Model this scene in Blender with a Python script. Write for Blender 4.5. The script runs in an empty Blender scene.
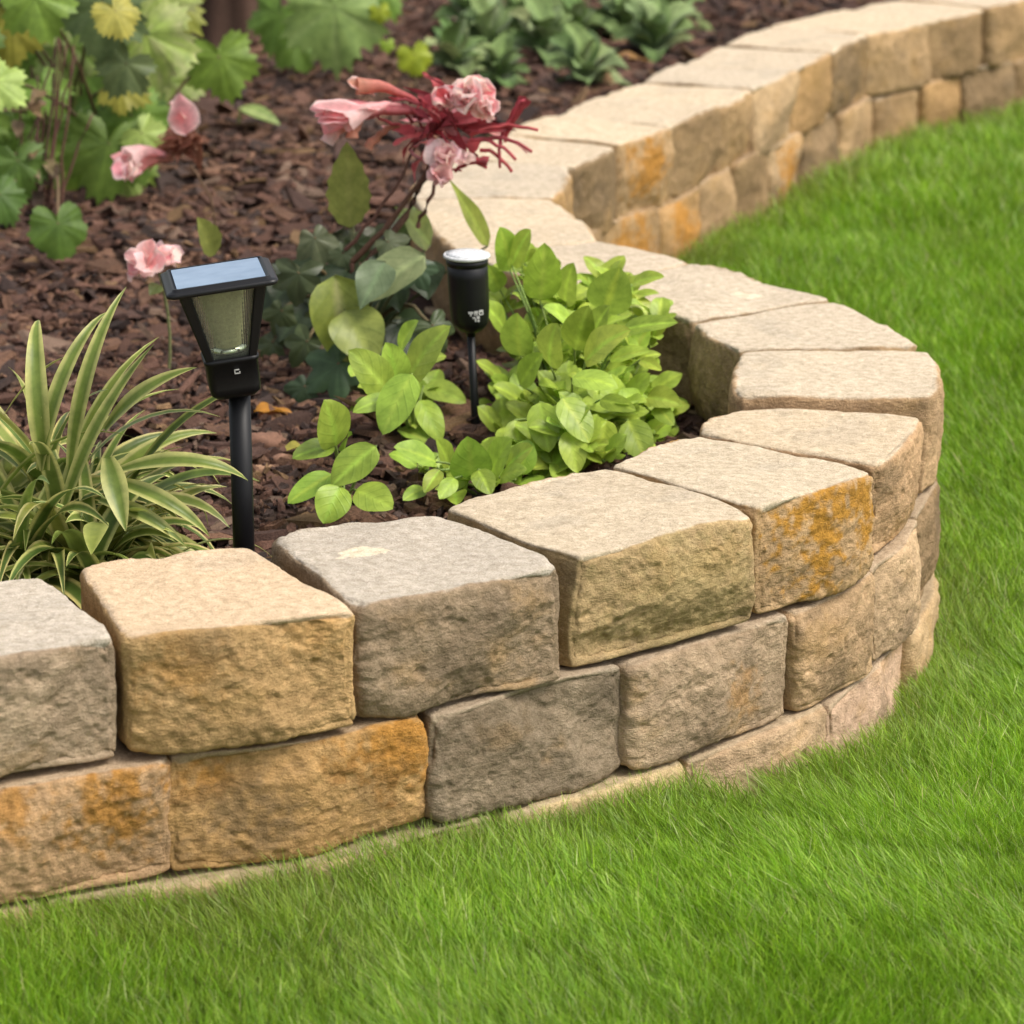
import bpy, math, random
import numpy as np
from mathutils import Vector, Matrix
R = math.radians
rnd = random.Random(7)
rng = np.random.default_rng(7)
sc = bpy.context.scene
col = sc.collection

# ---------------------------------------------------------------- camera, sky, sun, exposure
CZ, PITCH, FPX = 1.61, R(18), 3050.0
cam = bpy.data.cameras.new('camera'); cam_o = bpy.data.objects.new('camera', cam); col.objects.link(cam_o)
cam.sensor_width = 36; cam.lens = FPX / 1024 * 36
cam_o.location = (0, 0, CZ); cam_o.rotation_euler = (R(90) - PITCH, 0, 0)
cam.clip_start = .05; cam.clip_end = 2000
cam.dof.use_dof = True; cam.dof.focus_distance = 4.15; cam.dof.aperture_fstop = 6.0
sc.camera = cam_o

SUN_AZ, SUN_EL = R(108), R(55)
w = bpy.data.worlds.new('World'); sc.world = w; w.use_nodes = True
nt = w.node_tree; bg = nt.nodes['Background']; sky = nt.nodes.new('ShaderNodeTexSky')
sky.sky_type = 'NISHITA'; sky.sun_disc = False; sky.sun_elevation = SUN_EL; sky.sun_rotation = SUN_AZ
sky.air_density = 1.0; sky.dust_density = 5.0; sky.ozone_density = .6
hs = nt.nodes.new('ShaderNodeHueSaturation'); hs.inputs['Saturation'].default_value = .28
nt.links.new(sky.outputs[0], hs.inputs['Color']); nt.links.new(hs.outputs[0], bg.inputs[0]); bg.inputs[1].default_value = .148
sl = bpy.data.lights.new('sun', 'SUN'); so = bpy.data.objects.new('sun', sl); col.objects.link(so)
sl.energy = 1.4; sl.angle = R(22); sl.color = (1, .915, .79)
sd = Vector((math.sin(SUN_AZ) * math.cos(SUN_EL), math.cos(SUN_AZ) * math.cos(SUN_EL), math.sin(SUN_EL)))
so.rotation_euler = sd.to_track_quat('Z', 'Y').to_euler()
vs = sc.view_settings; vs.view_transform = 'Standard'; vs.look = 'None'; vs.gamma = 1; vs.exposure = .60
sc.cycles.use_denoising = True; sc.cycles.max_bounces = 8; sc.cycles.transparent_max_bounces = 8

# ---------------------------------------------------------------- survey: a photo pixel to a point of the place
def ray(x, y):
    u = (x - 512) / FPX; v = (512 - y) / FPX
    return np.array([u, math.cos(PITCH) + v * math.sin(PITCH), -math.sin(PITCH) + v * math.cos(PITCH)])
def P(x, y, z):
    d = ray(x, y); return d * ((z - CZ) / d[2]) + np.array([0, 0, CZ])
def PD(x, y, Y):
    d = ray(x, y); return d * (Y / d[1]) + np.array([0, 0, CZ])

# ---------------------------------------------------------------- noise
def _hash(ix, iy, iz, seed):
    with np.errstate(over='ignore'):
        h = ix.astype(np.uint32) * np.uint32(374761393) + iy.astype(np.uint32) * np.uint32(668265263) + iz.astype(np.uint32) * np.uint32(2246822519) + np.uint32((seed * 3266489917) & 0xffffffff)
        h ^= h >> np.uint32(15); h *= np.uint32(2246822519); h ^= h >> np.uint32(13); h *= np.uint32(3266489917); h ^= h >> np.uint32(16)
    return h.astype(np.float64) / 4294967295.0
def vnoise(p, seed=0):
    f = np.floor(p); i = f.astype(np.int64); t = p - f; t = t * t * t * (t * (t * 6 - 15) + 10)
    r = 0
    for a in (0, 1):
        wx = t[:, 0] if a else 1 - t[:, 0]
        for b in (0, 1):
            wy = t[:, 1] if b else 1 - t[:, 1]
            for c in (0, 1):
                wz = t[:, 2] if c else 1 - t[:, 2]
                r = r + wx * wy * wz * _hash(i[:, 0] + a, i[:, 1] + b, i[:, 2] + c, seed)
    return r * 2 - 1
def fbm(p, seed=0, oct=4, gain=.5):
    a, s, r = 1, 0, 0
    for k in range(oct):
        r = r + a * vnoise(p * (2.03 ** k) + k * 17.3, seed + k); s += a; a *= gain
    return r / s
def ridged(p, seed=0, oct=4):
    a, s, r = 1, 0, 0
    for k in range(oct):
        r = r + a * (1 - np.abs(vnoise(p * (2.1 ** k) + k * 9.1, seed + k)) * 2); s += a; a *= .5
    return r / s
def sstep(a, b, x):
    t = np.clip((x - a) / (b - a), 0, 1); return t * t * (3 - 2 * t)
def nrm(v):
    v = np.asarray(v, float); return v / max(1e-9, np.linalg.norm(v))

# ---------------------------------------------------------------- mesh accumulator
class MB:
    def __init__(s): s.V = []; s.Q = []; s.T = []; s.C = []; s.U = []; s.n = 0
    def add(s, V, Q=None, T=None, C=(1, 1, 1), U=None):
        V = np.asarray(V, float).reshape(-1, 3); k = len(V)
        s.V.append(V)
        C = np.asarray(C, float); s.C.append(np.broadcast_to(C, (k, 3)) if C.ndim == 1 else C)
        s.U.append(np.zeros((k, 2)) if U is None else np.asarray(U, float).reshape(-1, 2))
        if Q is not None and len(Q): s.Q.append(np.asarray(Q, np.int64).reshape(-1, 4) + s.n)
        if T is not None and len(T): s.T.append(np.asarray(T, np.int64).reshape(-1, 3) + s.n)
        s.n += k
    def build(s, name, mat, parent=None, loc=None, smooth=True):
        V = np.concatenate(s.V); C = np.concatenate(s.C); U = np.concatenate(s.U)
        Q = np.concatenate(s.Q) if s.Q else np.zeros((0, 4), np.int64); T = np.concatenate(s.T) if s.T else np.zeros((0, 3), np.int64)
        if loc is not None: V = V - np.asarray(loc)
        me = bpy.data.meshes.new(name)
        nl = Q.size + T.size; nf = len(Q) + len(T)
        me.vertices.add(len(V)); me.loops.add(nl); me.polygons.add(nf)
        me.vertices.foreach_set('co', V.astype(np.float32).ravel())
        lv = np.concatenate([Q.ravel(), T.ravel()]).astype(np.int32)
        me.loops.foreach_set('vertex_index', lv)
        st = np.concatenate([np.arange(len(Q)) * 4, Q.size + np.arange(len(T)) * 3]).astype(np.int32)
        me.polygons.foreach_set('loop_start', st)
        me.polygons.foreach_set('use_smooth', np.full(nf, smooth))
        me.update(calc_edges=True)
        a = me.color_attributes.new('tint', 'FLOAT_COLOR', 'POINT')
        a.data.foreach_set('color', np.concatenate([C, np.ones((len(C), 1))], 1).astype(np.float32).ravel())
        uv = me.uv_layers.new(name='UVMap'); uv.data.foreach_set('uv', U[lv].astype(np.float32).ravel())
        me.materials.append(mat); me.validate()
        o = bpy.data.objects.new(name, me); col.objects.link(o)
        if parent is not None: o.parent = parent
        if loc is not None: o.location = loc
        return o
def thing(name, label, cat, loc, group=None):
    o = bpy.data.objects.new(name, None); col.objects.link(o); o.location = loc; o.empty_display_size = .05
    o['label'] = label; o['category'] = cat
    if group: o['group'] = group
    return o
def tag(o, label, cat, group=None):
    o['label'] = label; o['category'] = cat
    if group: o['group'] = group
    return o
def kid(mb, name, mat, root, smooth=True):          # mb is in world coordinates; the root is never rotated
    o = mb.build(name, mat, root, smooth=smooth)
    L = np.array(root.location); me = o.data
    c = np.empty(len(me.vertices) * 3, np.float32); me.vertices.foreach_get('co', c)
    me.vertices.foreach_set('co', (c.reshape(-1, 3) - L).astype(np.float32).ravel()); me.update()
    return o

# ---------------------------------------------------------------- materials
def mat(name):
    m = bpy.data.materials.new(name); m.use_nodes = True
    n = m.node_tree.nodes; l = m.node_tree.links
    return m, n, l, n['Principled BSDF']
def N(n, t, **kw):
    x = n.new(t)
    for k, v in kw.items(): setattr(x, k, v)
    return x
def noise_node(n, l, scale, detail=4, rough=.55, vec=None):
    t = N(n, 'ShaderNodeTexNoise'); t.inputs['Scale'].default_value = scale; t.inputs['Detail'].default_value = detail; t.inputs['Roughness'].default_value = rough
    if vec is not None: l.new(vec, t.inputs['Vector'])
    return t
def ramp(n, l, fac, stops):
    r = N(n, 'ShaderNodeValToRGB'); e = r.color_ramp.elements
    while len(e) < len(stops): e.new(.5)
    for k, (p, c) in enumerate(stops): e[k].position = p; e[k].color = tuple(c) + (1,)
    l.new(fac, r.inputs[0]); return r
def mul(n, l, a, b, fac=1):
    m = N(n, 'ShaderNodeMix', data_type='RGBA', blend_type='MULTIPLY'); m.inputs[0].default_value = fac
    l.new(a, m.inputs[6]); l.new(b, m.inputs[7]); return m.outputs[2]
def plain(name, c, rough=.5, metal=0, spec=.5, bump=0, bscale=200):
    m, n, l, b = mat(name); b.inputs['Base Color'].default_value = tuple(c) + (1,); b.inputs['Roughness'].default_value = rough
    b.inputs['Metallic'].default_value = metal; b.inputs['Specular IOR Level'].default_value = spec
    g = N(n, 'ShaderNodeNewGeometry'); t = noise_node(n, l, bscale, 4, .6, g.outputs['Position'])
    r = ramp(n, l, t.outputs[0], [(.3, [x * .8 for x in c]), (.7, [min(1, x * 1.2) for x in c])]); l.new(r.outputs[0], b.inputs['Base Color'])
    if bump:
        bp = N(n, 'ShaderNodeBump'); bp.inputs['Strength'].default_value = bump; bp.inputs['Distance'].default_value = .001
        l.new(t.outputs[0], bp.inputs['Height']); l.new(bp.outputs[0], b.inputs['Normal'])
    return m
def stone_material():
    m, n, l, b = mat('sandstone')
    at = N(n, 'ShaderNodeAttribute', attribute_name='tint'); g = N(n, 'ShaderNodeNewGeometry')
    fine = noise_node(n, l, 420, 6, .65, g.outputs['Position']); mid = noise_node(n, l, 70, 5, .6, g.outputs['Position'])
    mp = N(n, 'ShaderNodeMapping'); mp.inputs['Rotation'].default_value = (0, R(38), 0); mp.inputs['Scale'].default_value = (110, 170, 260)
    l.new(g.outputs['Position'], mp.inputs['Vector']); streak = noise_node(n, l, 1, 4, .6, mp.outputs[0])
    r1 = ramp(n, l, fine.outputs[0], [(.32, (.74, .73, .70)), (.5, (1, 1, 1)), (.68, (1.18, 1.18, 1.17))])
    r2 = ramp(n, l, mid.outputs[0], [(.3, (.80, .78, .74)), (.7, (1.18, 1.18, 1.2))])
    r3 = ramp(n, l, streak.outputs[0], [(.3, (.82, .80, .76)), (.7, (1.16, 1.16, 1.16))])
    c = mul(n, l, at.outputs['Color'], r1.outputs[0]); c = mul(n, l, c, r2.outputs[0]); c = mul(n, l, c, r3.outputs[0], .7)
    l.new(c, b.inputs['Base Color']); b.inputs['Roughness'].default_value = .92; b.inputs['Specular IOR Level'].default_value = .2
    ad = N(n, 'ShaderNodeMath', operation='MULTIPLY_ADD'); ad.inputs[1].default_value = .6; l.new(fine.outputs[0], ad.inputs[0]); l.new(streak.outputs[0], ad.inputs[2])
    bp = N(n, 'ShaderNodeBump'); bp.inputs['Strength'].default_value = .8; bp.inputs['Distance'].default_value = .004
    l.new(ad.outputs[0], bp.inputs['Height']); l.new(bp.outputs[0], b.inputs['Normal'])
    return m
def leaf_material(name, rough=.45, trans=.35, vein=26, vstr=.25, fuzz=0):
    m, n, l, b = mat(name); out = n['Material Output']
    at = N(n, 'ShaderNodeAttribute', attribute_name='tint'); g = N(n, 'ShaderNodeNewGeometry'); uv = N(n, 'ShaderNodeUVMap', uv_map='UVMap')
    t = noise_node(n, l, 45, 4, .6, g.outputs['Position'])
    r = ramp(n, l, t.outputs[0], [(.3, (.72, .76, .7)), (.7, (1.22, 1.2, 1.15))])
    c = mul(n, l, at.outputs['Color'], r.outputs[0])
    sx = N(n, 'ShaderNodeSeparateXYZ'); l.new(uv.outputs[0], sx.inputs[0])
    ab = N(n, 'ShaderNodeMath', operation='ABSOLUTE'); l.new(sx.outputs[0], ab.inputs[0])
    mm = N(n, 'ShaderNodeMath', operation='MULTIPLY_ADD'); mm.inputs[1].default_value = -.35; l.new(ab.outputs[0], mm.inputs[0]); l.new(sx.outputs[1], mm.inputs[2])
    sn = N(n, 'ShaderNodeMath', operation='MULTIPLY'); sn.inputs[1].default_value = vein; l.new(mm.outputs[0], sn.inputs[0])
    si = N(n, 'ShaderNodeMath', operation='SINE'); l.new(sn.outputs[0], si.inputs[0])
    pw = N(n, 'ShaderNodeMapRange'); pw.inputs[1].default_value = .6; pw.inputs[2].default_value = 1; l.new(si.outputs[0], pw.inputs[0])
    vr = ramp(n, l, pw.outputs[0], [(0, (1, 1, 1)), (1, (1 - .5 * vstr, 1 - .35 * vstr, 1 - .5 * vstr))]); c = mul(n, l, c, vr.outputs[0])
    l.new(c, b.inputs['Base Color']); b.inputs['Roughness'].default_value = rough; b.inputs['Specular IOR Level'].default_value = .35
    if fuzz: b.inputs['Sheen Weight'].default_value = fuzz
    bp = N(n, 'ShaderNodeBump'); bp.inputs['Strength'].default_value = .22; bp.inputs['Distance'].default_value = .0015; bp.invert = True
    l.new(pw.outputs[0], bp.inputs['Height']); l.new(bp.outputs[0], b.inputs['Normal'])
    tr = N(n, 'ShaderNodeBsdfTranslucent'); l.new(c, tr.inputs[0]); mx = N(n, 'ShaderNodeMixShader'); mx.inputs[0].default_value = trans
    l.new(b.outputs[0], mx.inputs[1]); l.new(tr.outputs[0], mx.inputs[2]); l.new(mx.outputs[0], out.inputs[0])
    return m
def tint_material(name, rough=.85, bump=.4, bscale=120, spec=.25, lo=.7, hi=1.3, stretch=None):
    m, n, l, b = mat(name)
    at = N(n, 'ShaderNodeAttribute', attribute_name='tint'); g = N(n, 'ShaderNodeNewGeometry')
    t = noise_node(n, l, bscale, 5, .65, g.outputs['Position'])
    r = ramp(n, l, t.outputs[0], [(.3, (lo,) * 3), (.7, (hi,) * 3)])
    l.new(mul(n, l, at.outputs['Color'], r.outputs[0]), b.inputs['Base Color'])
    b.inputs['Roughness'].default_value = rough; b.inputs['Specular IOR Level'].default_value = spec
    bp = N(n, 'ShaderNodeBump'); bp.inputs['Strength'].default_value = bump; bp.inputs['Distance'].default_value = .003
    l.new(t.outputs[0], bp.inputs['Height']); l.new(bp.outputs[0], b.inputs['Normal'])
    return m
M_STONE = stone_material()
M_BROAD = leaf_material('broad_leaf', .38, .35, 30, .14)
M_STRAP = leaf_material('strap_leaf', .38, .3, 0, 0)
M_LOBE = leaf_material('lobed_leaf', .5, .35, 0, 0)
M_FUZZ = leaf_material('woolly_leaf', .8, .15, 34, .3, .12)
M_PETAL = leaf_material('petal', .6, .5, 40, .2)
M_GRASS = leaf_material('grass_blade', .45, .4, 0, 0)
M_STEM = tint_material('plant_stem', .7, .3, 200)
M_CHIP = tint_material('bark_chip', .9, .9, 260, .2, .55, 1.4)
M_SOIL = tint_material('bed_soil', .95, .8, 90, .1, .5, 1.4)
M_TURF = tint_material('turf_soil', .95, .6, 60, .1, .6, 1.4)
M_BLACK = plain('black_plastic', (.004, .004, .005), .45, 0, .3, .15, 500)
M_BLACK2 = plain('black_satin', (.005, .005, .006), .38, 0, .35)
M_MARK = plain('grey_print', (.42, .42, .40), .6)
M_PEBBLE = tint_material('pebble_stone', .8, .3, 150)

# ---------------------------------------------------------------- the wall: outer edge on plan, block by block
ZT, Z1, Z2, Z3 = .36, .202, .044, -.11
def q2(px, z=ZT): return P(px[0], px[1], z)[:2]
TOP = [  # front-left, front-right, back-right, back-left of each capping block as surveyed from the photo, height, face colour, top colour, stains
    ([(-138, 676), (119, 639), (42, 573), (-150, 592)], .358, (.30, .24, .175), (.50, .46, .395), []),
    ([(125, 635), (358, 609), (246, 544), (78, 562)], .362, (.37, .255, .125), (.59, .465, .325), [('rust', .22, .7, .15, .4), ('rust', .8, .85, .12, .3), ('dark', .35, .9, .1, .5)]),
    ([(361, 603), (573, 565), (436, 512), (266, 537)], .360, (.235, .185, .13), (.46, .425, .365), [('chip', .32, .62, .12, 1)]),
    ([(578, 556), (761, 513), (603, 464), (438, 506)], .362, (.31, .235, .13), (.53, .46, .35), [('moss', .6, .5, .4, .6)]),
    ([(766, 509), (879, 467), (693, 430), (606, 464)], .361, (.39, .275, .155), (.56, .49, .375), [('lichen', .55, .62, .26, 1), ('lichen', .8, .8, .14, .8)]),
    ([(882, 463), (928, 416), (736, 406), (695, 431)], .348, (.36, .25, .150), (.56, .475, .35), [('dark', .15, .7, .15, .5)]),
    ([(937, 393), (938, 347), (735, 347), (735, 392)], .364, (.40, .285, .175), (.57, .50, .39), []),
    ([(926, 344), (836, 299), (690, 322), (735, 346)], .360, (.36, .27, .17), (.55, .485, .385), [('dark', .5, .1, .2, .2)]),
    ([(833, 297), (688, 262), (570, 288), (690, 320)], .358, (.34, .26, .17), (.55, .485, .385), [('chip', .32, .3, .1, 1)]),
]
TOPW = [[q2(p, t[1]) for p in t[0]] for t in TOP]
outer = [TOPW[0][0] + (TOPW[0][0] - TOPW[0][1]) * k + np.array([0, -.015 * k * k]) for k in (6, 4, 2.2, 1.05)]
for c in TOPW: outer += [c[0], c[1]]
far_px = [(640, 249), (601, 238), (570, 222), (557, 204), (555, 190), (560, 177), (573, 165), (619, 145), (672, 128), (718, 106), (757, 89), (795, 70), (839, 48), (868, 34), (935, 19), (988, 7), (1024, 0)]
outer += [q2(p) for p in far_px]
e = outer[-1]; dr = nrm(outer[-1] - outer[-4])
outer += [e + dr * .5, e + dr * 1.2, e + dr * 2.5]
outer = np.array(outer)
# resample and smooth the outline
def resample(pts, step):
    d = np.r_[0, np.cumsum(np.linalg.norm(np.diff(pts, axis=0), axis=1))]; s = np.arange(0, d[-1], step)
    return np.c_[np.interp(s, d, pts[:, 0]), np.interp(s, d, pts[:, 1])], s
OC, OS = resample(outer, .01)
k = np.ones(13) / 13
sm = np.c_[np.convolve(np.pad(OC[:, 0], 6, 'edge'), k, 'valid'), np.convolve(np.pad(OC[:, 1], 6, 'edge'), k, 'valid')]
OC, OS = resample(sm, .01)
TG = np.gradient(OC, axis=0); TG /= np.linalg.norm(TG, axis=1)[:, None]
kk = np.ones(21) / 21
TG = np.c_[np.convolve(np.pad(TG[:, 0], 10, 'edge'), kk, 'valid'), np.convolve(np.pad(TG[:, 1], 10, 'edge'), kk, 'valid')]; TG /= np.linalg.norm(TG, axis=1)[:, None]
NL = np.c_[-TG[:, 1], TG[:, 0]]            # towards the bed
def near_s(p): return OS[np.argmin(((OC - p) ** 2).sum(1))]
def at_s(s, off=0.):
    f_ = [np.interp(s, OS, a) for a in (OC[:, 0], OC[:, 1], NL[:, 0], NL[:, 1])]; return np.array(f_[:2]) + np.array(f_[2:]) * off

def block(quad, z0, z1, face, top, stains, seed, res, root, label=None, back_rough=True):
    q = [np.asarray(p, float) for p in quad]
    lx = (np.linalg.norm(q[1] - q[0]) + np.linalg.norm(q[2] - q[3])) / 2; ly = (np.linalg.norm(q[3] - q[0]) + np.linalg.norm(q[2] - q[1])) / 2; lz = z1 - z0
    gap = .002
    dims = np.array([lx + .006, ly - gap, lz - .004]); h = dims / 2
    n = np.maximum(6, (dims / res).astype(int)); n = np.minimum(n, 150)
    Vs, Qs, off = [], [], 0
    for ax in range(3):
        a, b = [i for i in range(3) if i != ax]
        for sg in (-1, 1):
            ga, gb = np.meshgrid(np.linspace(-1, 1, n[a] + 1), np.linspace(-1, 1, n[b] + 1), indexing='ij')
            v = np.zeros(ga.shape + (3,)); v[..., ax] = sg; v[..., a] = ga; v[..., b] = gb
            idx = np.arange(ga.size).reshape(ga.shape) + off
            f = np.stack([idx[:-1, :-1], idx[1:, :-1], idx[1:, 1:], idx[:-1, 1:]], -1).reshape(-1, 4)
            if (sg > 0) == (ax == 1): f = f[:, ::-1]
            Vs.append(v.reshape(-1, 3)); Qs.append(f); off += ga.size
    v = np.concatenate(Vs); f = np.concatenate(Qs)
    key = np.round(v * 1e5).astype(np.int64); _, first, inv = np.unique(key, axis=0, return_index=True, return_inverse=True)
    v = v[first]; f = inv.ravel()[f]
    p = v * h
    org = np.array([seed * 3.7, seed * 1.3, seed * 2.1])
    r = .0085 + .006 * fbm(p * 22 + org, seed + 90, 3) + .008 * sstep(.6, .95, np.minimum(np.abs(p[:, 0]) / h[0], np.abs(p[:, 1]) / h[1])); r = np.minimum(r, h.min() * .6)[:, None]
    c = np.clip(p, -(h - r), h - r); d = p - c; dl = np.linalg.norm(d, axis=1)[:, None]; nn = d / np.maximum(dl, 1e-9); p = c + nn * r
    w0 = fbm(p * 7 + org, seed, 2)[:, None]; w1 = fbm(p * 7 + org + 31, seed + 5, 2)[:, None]; w2 = fbm(p * 7 + org + 57, seed + 9, 2)[:, None]
    p = p + np.concatenate([w0, w1 * .8, w2 * .55], 1) * .011
    fr = np.clip(-nn[:, 1], 0, 1); bk = np.clip(nn[:, 1], 0, 1); tp = np.clip(nn[:, 2], 0, 1); sd_ = np.abs(nn[:, 0])
    bul = (1 - np.abs(p[:, 0] / h[0]).clip(0, 1) ** 3) * (1 - np.abs(p[:, 2] / h[2]).clip(0, 1) ** 3)
    rough = .9 * fbm(p * 8 + org, seed + 20, 5, .55) + .40 * (ridged(p * np.array([11, 11, 14]) + org, seed + 30, 4) - .35)
    fg = np.random.default_rng(seed + 500); wx, wz = p[:, 0] + .012 * fbm(p * 22 + org, seed + 21, 3), p[:, 2] + .012 * fbm(p * 22 + org + 9, seed + 22, 3)
    facet = np.min([fg.uniform(.002, .012) + fg.normal(0, .13) * (wx - fg.uniform(-h[0], h[0]) * .7) + fg.normal(0, .15) * (wz - fg.uniform(-h[2], h[2]) * .6) for _ in range(8)], 0); facet = (facet - facet[fr > .8].mean() + .002).clip(-.011, .010)
    fine = fbm(p * 90 + org, seed + 40, 4); pit = np.clip(fbm(p * 60 + org + 3, seed + 45, 3) - .22, 0, 1)
    fac = sstep(.3, .9, fr) + .8 * sstep(.3, .9, bk) + .35 * sstep(.5, .95, sd_)
    disp = fac * (.004 * bul + .85 * facet + .0075 * rough + .0030 * fine - .008 * pit) + tp * (.0022 * fbm(p * 9 + org, seed + 50, 3) + .0009 * fine)
    edge_chip = np.clip(fbm(p * 26 + org, seed + 60, 3) - .12, 0, 1) * sstep(.85, .45, np.abs(nn).max(1)) * .022
    p = p + nn * (disp - edge_chip)[:, None]
    # colour: split face and weathered top, iron stain, darker bedding, lichen
    tc = sstep(.60, .80, tp + .22 * fbm(p * 45 + org, seed + 70, 4))[:, None]
    big = fbm(p * np.array([9, 9, 10]) + org, seed + 80, 6, .6); big2 = fbm(p * np.array([12, 12, 15]) + org + 40, seed + 85, 6, .6)
    fc = np.asarray(face)[None] * np.array([1.22, 1.15, 1.07]) * (1 + .46 * big[:, None])
    rust = sstep(.10, .5, big2)[:, None] * .38; fc = fc * (1 - rust) + rust * np.array([.42, .26, .10]) * (.7 + face[0])
    dk = sstep(.12, .55, fbm(p * np.array([11, 11, 13]) + org + 77, seed + 88, 6, .6))[:, None] * .42; fc = fc * (1 - dk) + dk * np.array([.135, .10, .066])
    tcol = np.asarray(top)[None] * np.array([1.01, .965, .925]) * (1 + .09 * big[:, None] + .06 * fbm(p * 38 + org, seed + 72, 4)[:, None])
    wd = sstep(.15, .5, fbm(p * np.array([10, 16, 9]) + org + 11, seed + 73, 4))[:, None] * .22; tcol = tcol * (1 - wd) + wd * np.array([.33, .30, .25])
    u = p[:, 0] / (2 * h[0]) + .5; wv = p[:, 2] / (2 * h[2]) + .5; vv = p[:, 1] / (2 * h[1]) + .5
    for kind, su, sw, sr, amt in stains:
        nz = .6 * fbm(p * 30 + org + 5, seed + 95, 4) + .7 * fbm(p * 95 + org + 5, seed + 96, 3)
        if kind == 'chip':
            dd = np.hypot((u - su) * 1., (vv - sw) * 1.6) / sr + .7 * nz
            mk = (sstep(1., .85, dd) * amt)[:, None]; tcol = tcol * (1 - mk) + mk * np.array([.70, .60, .45])
        else:
            dd = np.hypot((u - su) * lx / lz, wv - sw) / (sr * 2.2) + (1.7 if kind == 'lichen' else 1.2) * nz
            mk = (sstep(1.15, .15, dd) * amt)[:, None]
            cc = {'rust': (.42, .205, .045), 'dark': (.14, .105, .065), 'moss': (.33, .265, .115), 'lichen': (.40, .205, .035)}[kind]; mk = mk * (.75 if kind in ('moss', 'dark') else 1)
            fc = fc * (1 - mk) + mk * np.array(cc)
    C = np.clip(fc * (1 - tc) + tcol * tc, .01, .9)
    # onto the plan
    U = (p[:, 0] / lx + .5)[:, None]; Vv = (p[:, 1] / ly + .5)[:, None]
    xy = (q[0] * (1 - U) + q[1] * U) * (1 - Vv) + (q[3] * (1 - U) + q[2] * U) * Vv
    z = (z0 + z1) / 2 + p[:, 2]
    mb = MB(); mb.add(np.c_[xy, z], Q=f, C=C)
    base = np.r_[sum(q) / 4, z0]
    o = mb.build('wall_block', M_STONE, root, loc=base)
    o.location = Vector(base) - root.location
    if label: o['label'] = label
    return o

wall = thing('retaining_wall', 'low curved wall of rough tan sandstone blocks between lawn and planting bed', 'stone wall', (.6, 4.4, 0))
INSET = .29
seed = 100
TLAB = ['grey-topped capping block at the left end', 'orange-tan capping block with a cream top', 'grey-brown capping block with a pale chip on its top', 'olive-tan capping block', 'capping block with bright orange lichen on its face', 'sunken capping block at the bend', None, None, 'capping block with a small pale chip']
for (c, t, lb) in zip(TOPW, TOP, TLAB):
    seed += 1
    block(c, Z1 + .001, t[1], t[2], t[3], t[4], seed, .0022 if c[0][1] < 4.3 else .004, wall, lb)
def mixc(a, b, t): return tuple(x * (1 - t) + y * t for x, y in zip(a, b))
def span(s0, s1, z0, z1, off, face, top, stains, res, label=None):
    global seed
    seed += 1
    block([at_s(s0, -off), at_s(s1, -off), at_s(s1, INSET - off), at_s(s0, INSET - off)], z0, z1, face, top, stains, seed, res, wall, label)
# capping blocks out of frame on the left, then from the far side of the bend to beyond the right edge
s_left = near_s(TOPW[0][0])
s = s_left
while s > .35:
    L = .28 + rnd.random() * .05; span(max(0, s - L), s - .003, Z1 + .001, ZT + rnd.uniform(-.004, .003), 0, (.31, .24, .16), (.52, .46, .37), [], .007); s -= L
fj = [near_s(q2(p)) for p in ((688, 262), (599, 238), (556, 196), (571, 166), (619, 145), (673, 128), (720, 105), (758, 88.5), (796, 70), (833, 51), (868, 34), (933, 19.5), (987, 7))]
s = fj[-1]
while s < OS[-1] - .35: s += .29; fj.append(s)
far_face = [(.30, .21, .115), (.24, .17, .095), (.33, .235, .135), (.20, .145, .085), (.31, .205, .10), (.35, .26, .16)]
for i in range(len(fj) - 1):
    st = [('rust', .5, .6, .24, 1)] if i == 4 else []
    span(fj[i] + .002, fj[i + 1] - .002, Z1 - .016, ZT + rnd.uniform(-.004, .004), 0, far_face[i * 5 % 6], mixc((.60, .51, .38), (.52, .46, .37), rnd.random()), st, .006, 'far capping block with an orange patch' if st else None)
# second course: joints read off the photo where they show, then half-bond
def s_px(x, y, z): return near_s(P(x, y, z)[:2])
j2 = [s_px(-80, 775, Z1), s_px(174, 762, Z1), s_px(428, 714, Z1), s_px(636, 667, Z1), s_px(803, 612, Z1), near_s(TOPW[4][1]) + .035]
f2 = [(.37, .255, .15), (.36, .235, .105), (.20, .165, .120), (.30, .235, .165), (.34, .245, .15), (.38, .285, .185)]
st2 = [[('rust', .75, .7, .22, .9), ('rust', .3, .8, .14, .7)], [('rust', .85, .75, .2, 1), ('rust', .15, .8, .12, .8), ('dark', .25, .45, .2, .7), ('dark', .75, .45, .16, .5)], [('dark', .3, .6, .28, .6)], [('rust', .65, .4, .12, .4)], [('dark', .85, .3, .12, .6)], []]
lab2 = ['lower block stained orange at the left edge', 'lower block with rust-orange streaks', 'dark grey-brown lower block', 'pinkish-grey lower block', None, None]
BAT = .008
s = j2[0]; pre = []
while s > .4: L = .3 + rnd.random() * .05; pre.append((max(0, s - L), s - .004)); s -= L
for a, b in pre: span(a, b, Z2 + .001, Z1 - .001, BAT, (.33, .24, .15), (.40, .33, .24), [], .008)
s = j2[-1]
n0 = len(j2)
while s < OS[-1] - .4:
    s += (.22 if s < fj[0] else .235) + rnd.uniform(-.05, .05); j2.append(s)
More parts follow.
